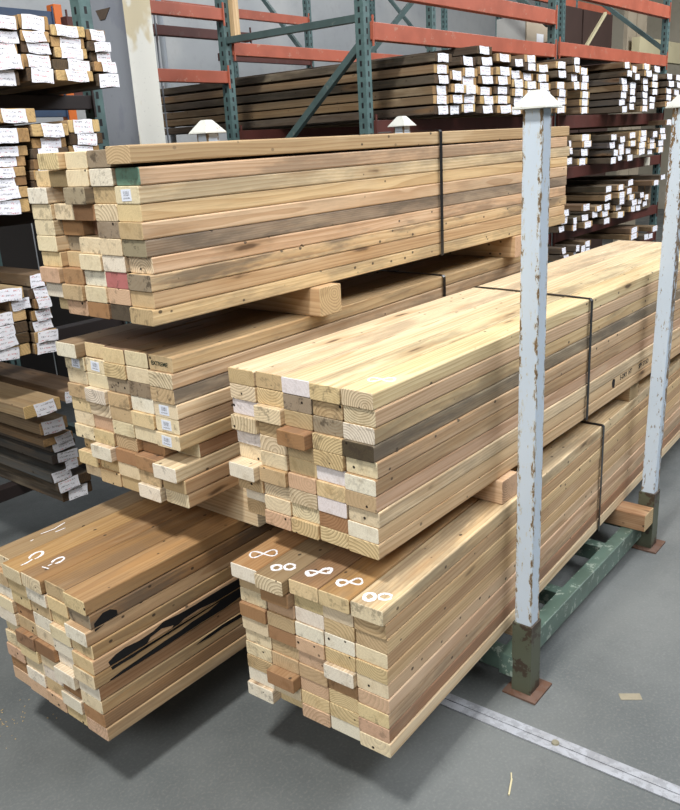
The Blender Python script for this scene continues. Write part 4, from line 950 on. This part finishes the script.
for (st, col, row, xa, xb, zc, th, yf, ta, tb, cc) in RACK:
    w = max(xb-xa, 0.05)-0.002; zc -= 0.03
    left = st[0] == 'L'
    L = stack_len[st]
    dy = random.uniform(-0.008, 0.008) if left else random.uniform(-0.015, 0.015)
    o = put_board(L, round(w, 3), round(th, 3), ((xa+xb)/2, yf+dy, zc), (0, 0, PI/2), jit(REND[cc], 12), jit(RSIDE[cc], 9), rings=0.4, wear=0.75 if cc in 'ds' else 0.4, holes=0.3, name='rack_board')
    tw = max(0.05, min(tb-ta, w*0.98)) if left else w*random.uniform(0.58, 0.72); hh = th*random.uniform(0.98, 1.14)
    cx = (ta+tb)/2-(xa+xb)/2 if left else random.uniform(-0.08, 0.08)*w
    tg = link_mesh('paper_tag', tag_mesh(tw, hh), o, (-0.0005, -cx, -0.002+random.uniform(-0.002, 0.002)), (0, 0, -PI/2))
    tg.rotation_euler = (0, random.uniform(-0.05, 0.05), 0)
    tg.rotation_mode = 'XYZ'
    tg.matrix_local = Matrix.Translation((-0.0005, -cx, -0.001)) @ Matrix.Rotation(-PI/2, 4, 'Z') @ Matrix.Rotation(random.uniform(-0.07, 0.07) if left else random.uniform(-0.05, 0.05), 4, 'Y')
    prop(o, '%s board with white paper tag, %s down, %s column, %s' % (RLOOK[cc], NUM[row], NUM[col], WHERE[st]), 'lumber board', 'tagged boards in the '+WHERE[st])

block_x = [(6.122, 6.297, 1.675, 0.824, 1.042, 'dark timber packing under the right stack lone brown board'),
           (6.313, 6.474, 1.675, 0.824, 1.078, 'dark timber packing under the rightmost lone board, third right rack stack'),
           (0.227, 0.300, 1.845, 0.369, 0.725, 'dark timber packing behind the lowest left rack stack')]
for (bx0, bx1, by, bz0, bz1, lab) in block_x:
    o = put_board(bx1-bx0, 0.09, bz1-bz0, (bx0, by, (bz0+bz1)/2), (0, 0, 0), END['b'], SIDE['d'], rings=0.3, wear=0.6, name='packing_timber')
    prop(o, lab, 'wood block')
# ------------------------------------------------------------------ pallet racking
YF0, YB0 = 1.65, 2.65
def beam(name, x0, x1, y, z0, z1, m, parent=None, depth=0.05, clips=True):
    o = box(name, x0, x1, y, y+depth, z0, z1, m, parent, 0.003)
    if clips:
        for xx in (x0, x1-0.008):
            bm = bmesh.new(); box_bm(bm, xx-(x0+x1)/2, xx+0.008-(x0+x1)/2, -depth/2-0.008, -depth/2, -0.03, (z1-z0)+0.03)
            link_mesh('end_bracket', mesh_from(bm, 'end_bracket', [m]), o)
    return o
def frame(x, yf, yb, top, braces, label, w=0.052, parent=None):
    f = empty('pallet_rack_upright', (x, yf, 0))
    prop(f, label, 'rack frame', 'green upright frames of the pallet racking')
    for yy in (yf, yb):
        bm = bmesh.new(); box_bm(bm, -w/2, w/2, -0.028, 0.028, 0.008, top, 0.002)
        up = link_mesh('upright', mesh_from(bm, 'upright', [M_UPR]), f, (0, yy-yf+0.0375, 0))
        bm = bmesh.new(); box_bm(bm, -w*0.9, w*0.9, -0.055, 0.055, 0, 0.008)
        link_mesh('foot_plate', mesh_from(bm, 'foot_plate', [M_GREENPLAIN]), up)
    for (y0, z0, y1, z1) in braces:
        bm = bmesh.new(); bar_bm(bm, (0, y0-yf, z0), (0, y1-yf, z1), 0.034, 0.036, (0, 0, 1), 0.002)
        link_mesh('brace', mesh_from(bm, 'brace', [M_GREENPLAIN]), f)
    return f
BR1 = [(1.70, 2.140, 2.66, 2.142), (1.70, 2.02, 2.66, 1.24), (1.70, 0.97, 2.66, 1.15), (1.70, 0.95, 2.66, 0.3), (1.70, 0.2, 2.66, 0.2)]
frame(2.245, YF0, YB0, 3.2, BR1, 'green slotted upright frame left of the rows of white paper tags, with diagonal brace')
frame(4.434, YF0, YB0, 3.2, [(1.72, 2.25, 2.6, 3.05), (1.70, 0.2, 2.66, 0.2), (1.7, 1.3, 2.66, 0.6)], 'green upright frame above the orange beam, behind the middle of the tags')
frame(6.76, YF0, YB0, 3.4, [(1.70, 2.2, 2.6, 2.9), (1.7, 0.2, 2.66, 0.2)], 'green upright frame at the right edge, next to the cream panel')
frame(0.715, 1.82, 2.82, 3.0, [(1.86, 0.3, 2.8, 0.3)], 'green slotted upright frame in front of the grey pillar, left edge')

def lb(o, label, cat='rack beam', group='beams of the pallet racking'): prop(o, label, cat, group)
lb(beam('rack_beam', 2.272, 4.407, YF0, zt(1.391), zt(1.475), M_ORANGE), 'long orange front beam right above the left half of the tags')
lb(beam('rack_beam', 4.461, 6.733, YF0, zt(1.405), zt(1.495), M_ORANGE), 'long orange front beam above the right half of the tags')
lb(beam('rack_beam', 2.272, 4.407, YF0, zt(1.60), zt(1.69)+0.0, M_ORANGE), 'upper orange front beam at the top edge, above left half of tags')
lb(beam('rack_beam', 4.461, 6.733, YF0, zt(1.80), zt(1.90), M_ORANGE), 'upper dark orange front beam at the top right corner')
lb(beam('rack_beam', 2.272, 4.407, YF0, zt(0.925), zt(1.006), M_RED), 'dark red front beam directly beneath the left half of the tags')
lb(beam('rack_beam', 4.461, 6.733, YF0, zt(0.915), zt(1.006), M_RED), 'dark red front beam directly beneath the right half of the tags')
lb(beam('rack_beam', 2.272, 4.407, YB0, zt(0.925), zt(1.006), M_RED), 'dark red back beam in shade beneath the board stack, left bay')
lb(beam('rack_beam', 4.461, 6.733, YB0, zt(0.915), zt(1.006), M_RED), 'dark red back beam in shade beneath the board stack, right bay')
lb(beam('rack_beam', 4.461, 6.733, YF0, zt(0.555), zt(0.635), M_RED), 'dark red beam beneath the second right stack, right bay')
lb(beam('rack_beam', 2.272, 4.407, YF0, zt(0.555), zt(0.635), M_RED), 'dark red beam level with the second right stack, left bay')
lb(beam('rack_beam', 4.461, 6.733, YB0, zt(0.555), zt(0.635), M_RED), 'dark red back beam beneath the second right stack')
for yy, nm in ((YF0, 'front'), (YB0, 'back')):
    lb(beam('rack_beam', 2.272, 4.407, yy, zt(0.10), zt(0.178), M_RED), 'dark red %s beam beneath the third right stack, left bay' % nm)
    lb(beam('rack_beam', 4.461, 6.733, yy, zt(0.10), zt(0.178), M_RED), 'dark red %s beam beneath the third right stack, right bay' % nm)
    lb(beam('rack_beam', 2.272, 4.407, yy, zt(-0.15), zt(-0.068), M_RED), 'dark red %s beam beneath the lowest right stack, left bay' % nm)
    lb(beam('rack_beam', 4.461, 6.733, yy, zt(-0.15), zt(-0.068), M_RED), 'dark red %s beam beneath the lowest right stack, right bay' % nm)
# back beams
lb(beam('rack_beam', 2.272, 4.407, YB0, zt(1.42), zt(1.49), M_ORANGE), 'orange back beam behind the green diagonal brace')
lb(beam('rack_beam', 1.42, 2.218, YB0, zt(1.60), zt(1.662), M_ORANGE), 'orange back beam at the top, right of the cream pillar')
lb(beam('rack_beam', 1.42, 2.218, YB0, zt(1.268), zt(1.333), M_ORANGE), 'orange back beam resting just above the long boards, right of the pillar')
lb(beam('rack_beam', 1.42, 2.78, 3.0, zt(1.555), zt(1.61), M_RED), 'dark red beam between two orange ones, right of the cream pillar')
# left bay
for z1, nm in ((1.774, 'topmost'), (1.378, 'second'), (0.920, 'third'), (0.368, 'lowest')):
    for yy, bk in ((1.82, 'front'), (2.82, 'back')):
        lb(beam('rack_beam', -1.6, 0.688, yy, z1-0.05, z1, M_SHADEBEAM), 'shade-darkened %s beam beneath the %s left stack' % (bk, nm))
# racking farther back
for (x0, x1, y, z1, lab) in ((-1.7, 1.58, 3.95, zt(1.62), 'added black sheet standing in for shade behind the left rack stacks'), (1.60, 2.33, 3.95, zt(0.96), 'added black sheet standing in for shade right of the cream pillar'), (2.35, 7.0, 3.95, zt(0.93), 'added black sheet standing in for shade behind the right rack stacks')):
    o = box('shade_sheet', x0, x1, y, y+0.02, 0.0, z1, M_SHADESHEET); prop(o, lab, 'sheet')  # added black sheets stand in for the deep shade behind the racks
def farframe(x, y, label, top=3.6):
    return frame(x, y, y+1.0, top, [(y+0.05, 2.3, y+0.95, 3.3), (y+0.05, 0.3, y+0.95, 1.2)], label)
farframe(4.85, 4.25, 'green far upright frame seen between the orange beams, left of diagonal brace')
ff = farframe(7.20, 4.25, 'green far upright frame just right of the dark slanting brace', 3.6)
lb(beam('rack_beam', 2.40, 4.823, 4.25, zt(1.935), zt(2.005), M_ORANGE), 'far orange beam at the top ending at the far green upright')
lb(beam('rack_beam', 4.877, 7.173, 4.25, zt(2.33), zt(2.40), M_ORANGE), 'far orange beam at the top edge of the picture, middle')
lb(beam('rack_beam', 7.227, 9.6, 4.25, zt(2.33), zt(2.40), M_ORANGE), 'far orange beam at the top edge of the picture, right of middle')
lb(beam('rack_beam', 3.70, 4.823, 4.25, zt(1.60), zt(1.66), M_RED), 'far dark red beam behind the orange back beam')
o = beam('rack_beam', 0.2, 2.04, 4.05, zt(1.70), zt(1.815), M_BLUE); lb(o, 'dark blue far beam above the topmost left tags')
o = beam('rack_beam', 1.72, 2.04, 4.05, zt(1.17), zt(1.305), M_BLUE); lb(o, 'short dark blue far beam beneath the topmost left tags')
lb(box('orange_post', 2.045, 2.105, 4.04, 4.12, 0.0, zt(1.86), M_OPOST, None, 0.003), 'bright orange far post beside the dark blue beams', 'rack post', None)
lb(beam('rack_beam', 2.11, 2.9, 4.07, zt(1.72), zt(1.775), M_RED), 'far dark red beam right of the orange post, upper')
lb(beam('rack_beam', 2.11, 2.9, 4.07, zt(1.30), zt(1.348), M_RED), 'far dark red beam right of the orange post, lower')

# dark slanting brace bolted to the far frame
bm = bmesh.new(); bar_bm(bm, (-1.75, -0.10, zt(1.62)), (-0.02, -0.02, zt(2.75)), 0.03, 0.05)
link_mesh('slanting_brace', mesh_from(bm, 'slanting_brace', [M_GREENPLAIN]), ff, (0, 0, 0))

# loose things on and behind the racks
o = put_board(0.9, 0.07, 0.045, (2.2955, 2.66, zt(1.51)), (0, -PI/2, 0), END['y'], SIDE['y'], rings=0.3, name='wood_stud')
prop(o, 'upright pale wood stud tied to the green upright at top', 'wood stud')
b1 = empty('white_carton', (4.90, 2.12, zt(1.505)))
prop(b1, 'white carton with beige fibreboard face, standing on the orange beam', 'carton')
bm = bmesh.new(); box_bm(bm, 0.0, 0.50, 0.012, 0.26, 0, 0.25, 0.004); link_mesh('carton_body', mesh_from(bm, 'carton_body', [M_WHITEBOX]), b1)
bm = bmesh.new(); box_bm(bm, 0.0, 0.50, 0.0, 0.011, 0, 0.245, 0.002); link_mesh('face_panel', mesh_from(bm, 'face_panel', [M_BEIGEPLY]), b1)
bm = bmesh.new(); box_bm(bm, 0.17, 0.29, -0.002, -0.0005, 0.0, 0.13); link_mesh('paper_sheet', mesh_from(bm, 'paper_sheet', [flat('white_sheet', (225, 228, 232))]), b1)
sh = box('shelf_deck', 4.47, 6.72, YF0+0.055, YB0-0.005, zt(1.485), zt(1.503), M_BROWNPLY); prop(sh, 'shelf deck behind the orange beam, carrying the white carton', 'shelf')
SHEETS = []
for i, (x0, x1) in enumerate(((8.05, 8.62), (8.66, 9.55))):
    o = box('plywood_sheet', x0, x1, 3.28, 3.31, 0.0, zt(2.24), M_BROWNPLY)
    prop(o, ['dark brown sheet behind the racks, left of the pale slanting strip', 'dark brown sheet behind the racks, right of the pale slanting strip'][i], 'sheet'); SHEETS.append(o)
o = box('fibre_panel', 9.86, 10.17, 3.2, 3.25, 0.0, zt(2.6), M_BEIGEPLY); prop(o, 'beige upright panel right of the dark brown sheets, left one', 'panel')
o = box('fibre_panel', 10.19, 10.55, 3.2, 3.25, 0.0, zt(2.6), M_BEIGEPLY); prop(o, 'beige upright panel right of the dark brown sheets, right one', 'panel')
o = box('cream_beam', 9.9, 14.5, 3.05, 3.15, zt(1.72), zt(1.99), M_CREAM); prop(o, 'wide cream horizontal beam at upper right edge behind the rack', 'beam')
farframe(8.64, 3.35, 'green far upright between the two dark brown sheets', 3.4)
farframe(9.72, 3.35, 'green far upright between dark brown sheet and beige panel', 3.4)
lb(beam('rack_beam', 7.3, 9.68, 3.36, zt(2.26), zt(2.34), M_ORANGE, None, 0.05), 'far orange beam above the dark brown sheets, top right')
sh = SHEETS[1]
bm = bmesh.new(); bar_bm(bm, (0, 0, 0), (0.55, 0, 0.40), 0.03, 0.035)
link_mesh('pale_strip', mesh_from(bm, 'pale_strip', [M_CREAM]), sh, (8.72-sh.location.x, -0.032, zt(1.84)))
# vertical conduit and cable right of the pillar
bm = bmesh.new(); bmesh.ops.create_cone(bm, cap_ends=True, segments=16, radius1=0.022, radius2=0.022, depth=4.0)
o = link_mesh('conduit_pipe', mesh_from(bm, 'conduit_pipe', [M_PIPE]), None, (2.885, 4.0, 2.0)); prop(o, 'thin grey vertical conduit behind the orange beams, right of pillar', 'pipe')
bm = bmesh.new(); bmesh.ops.create_cone(bm, cap_ends=True, segments=8, radius1=0.005, radius2=0.005, depth=4.0)
o = link_mesh('hanging_cable', mesh_from(bm, 'hanging_cable', [M_PIPE]), None, (1.925, 2.9, 2.0)); prop(o, 'thin cable hanging straight down just right of the cream pillar', 'cable')

# pillar: grey on the side facing along the aisle, peeling cream on the other
bm = bmesh.new()
box_bm(bm, -0.08, 0.08, -0.15, 0.15, 0, 4.4, 0.004)
me = mesh_from(bm, 'pillar', [M_PIL_C, M_PIL_G])
for p in me.polygons:
    if abs(p.normal.x) > 0.7: p.material_index = 1
pil = link_mesh('pillar', me, None, (1.334, 2.45, 0)); prop(pil, kind='structure')
# broken hole with torn bracket near the top of the pillar
bm = bmesh.new(); box_bm(bm, -0.004, 0, -0.055, 0.055, -0.022, 0.022)
for v in bm.verts:
    if v.co.z < 0: v.co.y *= 0.35; v.co.y += 0.01
c = link_mesh('dark_recess', mesh_from(bm, 'dark_recess', [flat('dark_rusty_recess', (92, 80, 70))]), pil, (-0.08, 0.0, zt(1.535)))

o = box('shelf_label', 6.30, 6.42, YF0-0.012, YF0-0.001, zt(0.56), zt(0.63), flat('cream_label_card', (232, 228, 212))); prop(o, 'cream shelf label on the red beam under second right stack', 'label')
# ------------------------------------------------------------------ floor, walls, ceiling
def struct(o): prop(o, kind='structure'); return o
struct(box('floor', -5, 16, -6, 8, -0.1, 0.0, M_FLOOR))
struct(box('wall_back', -5, 16, 6.2, 6.4, 0, 6.0, M_WALL))
struct(box('wall_far', 15, 15.2, -6, 6.2, 0, 6.0, M_WALL2))

# aluminium strip set in the floor
rail = empty('floor_strip', (0.376, -0.35, 0.0)); prop(rail, 'double aluminium strip screwed to the floor, running to bottom right', 'floor strip')
x0s = lambda y: 0.405-0.0*(y+0.05)
for dx, nm in ((-0.0275, 'strip'), (0.0015, 'strip')):
    bm = bmesh.new()
    box_bm(bm, dx, dx+0.026, -1.1, 0.42, 0.0, 0.004, 0.001)
    for v in bm.verts: v.co.x += -0.035*(v.co.y-0.1)
    link_mesh(nm, mesh_from(bm, nm, [M_METAL]), rail)
for yy in (0.08, -0.45):
    bm = bmesh.new(); bmesh.ops.create_cone(bm, cap_ends=True, segments=20, radius1=0.011, radius2=0.009, depth=0.004)
    link_mesh('bolt_head', mesh_from(bm, 'bolt_head', [M_BOLT]), rail, (0.003, yy, 0.006))
o = box('tape_patch', -0.03, 0.03, -0.014, 0.014, 0, 0.0008, M_TAPE); o.location = (0.677, -0.361, 0.0004); o.rotation_euler = (0, 0, -0.95)
prop(o, 'small beige tape patch on the open floor right of near post', 'tape')
bm = bmesh.new(); bar_bm(bm, (0, 0, 0.002), (0.055, 0.0, 0.002), 0.004, 0.003); bar_bm(bm, (0.05, 0, 0.002), (0.075, 0.004, 0.002), 0.003, 0.002)
o = link_mesh('wood_splinter', mesh_from(bm, 'wood_splinter', [M_CREAM]), None, (0.149, -0.254, 0.0), (0, 0, 0.35)); prop(o, 'pale wood splinter lying on the floor at bottom centre', 'splinter')
# sawdust by the floor level left bundle
bm = bmesh.new()
rs = random.Random(3)
for i in range(45):
    x = -0.45+rs.gauss(0, 0.05); y = 1.06+rs.gauss(0, 0.05); s = rs.uniform(0.0008, 0.0018); a = rs.uniform(0, 3.1)
    bar_bm(bm, (x, y, 0.001), (x+s*3*math.cos(a), y+s*3*math.sin(a), 0.001), s, 0.001)
o = link_mesh('sawdust', mesh_from(bm, 'sawdust', [flat('sawdust_flakes', (214, 184, 128))]), None, (0, 0, 0)); prop(o, 'scattered sawdust on the floor left of the floor level left bundle', 'sawdust', None, 'stuff')

# ------------------------------------------------------------------ light
def area(name, loc, target, sx, sy, power, col=(1, 1, 1)):
    l = bpy.data.lights.new(name, 'AREA'); l.shape = 'RECTANGLE'; l.size = sx; l.size_y = sy; l.energy = power; l.color = col
    o = bpy.data.objects.new(name, l); COL.objects.link(o); o.location = loc
    o.rotation_euler = (Vector(target)-Vector(loc)).to_track_quat('-Z', 'Y').to_euler()
    return o
area('high_bay_lamp', (-2.0, -0.1, 5.6), (0.2, 0.1, 0.4), 0.6, 0.6, 300, (1.0, 0.97, 0.92))
area('front_fill_light', (-5.2, -1.6, 4.6), (0.2, 0.3, 0.7), 2.5, 2.0, 185, (1.0, 0.98, 0.95))  # added fill that brightens the board ends and sides, no real fixture
area('aisle_light', (2.5, -3.5, 5.4), (1.5, 0.5, 0.6), 5.0, 1.2, 270, (0.97, 0.98, 1.0))
area('aisle_light', (7.5, -1.5, 5.4), (6.0, 2.0, 1.6), 5.0, 1.2, 420, (0.97, 0.98, 1.0))
area('back_light', (4.0, 5.0, 5.6), (4.0, 5.9, 1.5), 8.0, 0.8, 150, (0.96, 0.98, 1.0))
wd = bpy.data.worlds.new('warehouse_ambient'); S.world = wd; wd.use_nodes = True
wd.node_tree.nodes['Background'].inputs[0].default_value = (0.93, 0.96, 1.0, 1)
wd.node_tree.nodes['Background'].inputs[1].default_value = 0.16

# ------------------------------------------------------------------ camera
cam = bpy.data.cameras.new('camera'); co = bpy.data.objects.new('camera', cam); COL.objects.link(co)
yaw, pit, rol = math.radians(39.98857), math.radians(18.02459), math.radians(-3.23856)
fwd = Vector((math.cos(yaw)*math.cos(pit), math.sin(yaw)*math.cos(pit), -math.sin(pit)))
right = Vector((math.sin(yaw), -math.cos(yaw), 0)); up = right.cross(fwd)
r2 = math.cos(rol)*right+math.sin(rol)*up; u2 = -math.sin(rol)*right+math.cos(rol)*up
Mx = Matrix((r2, u2, -fwd)).transposed().to_4x4(); Mx.translation = Vector((-1.29451, -0.99364, 1.55003))
co.matrix_world = Mx
cam.sensor_fit = 'VERTICAL'; cam.sensor_height = 24.0; cam.lens = 24.0*804.79/810
cam.clip_start = 0.02; cam.clip_end = 60
S.camera = co
S.view_settings.view_transform = 'Standard'; S.view_settings.look = 'None'; S.view_settings.gamma = 1; S.view_settings.exposure = -0.06
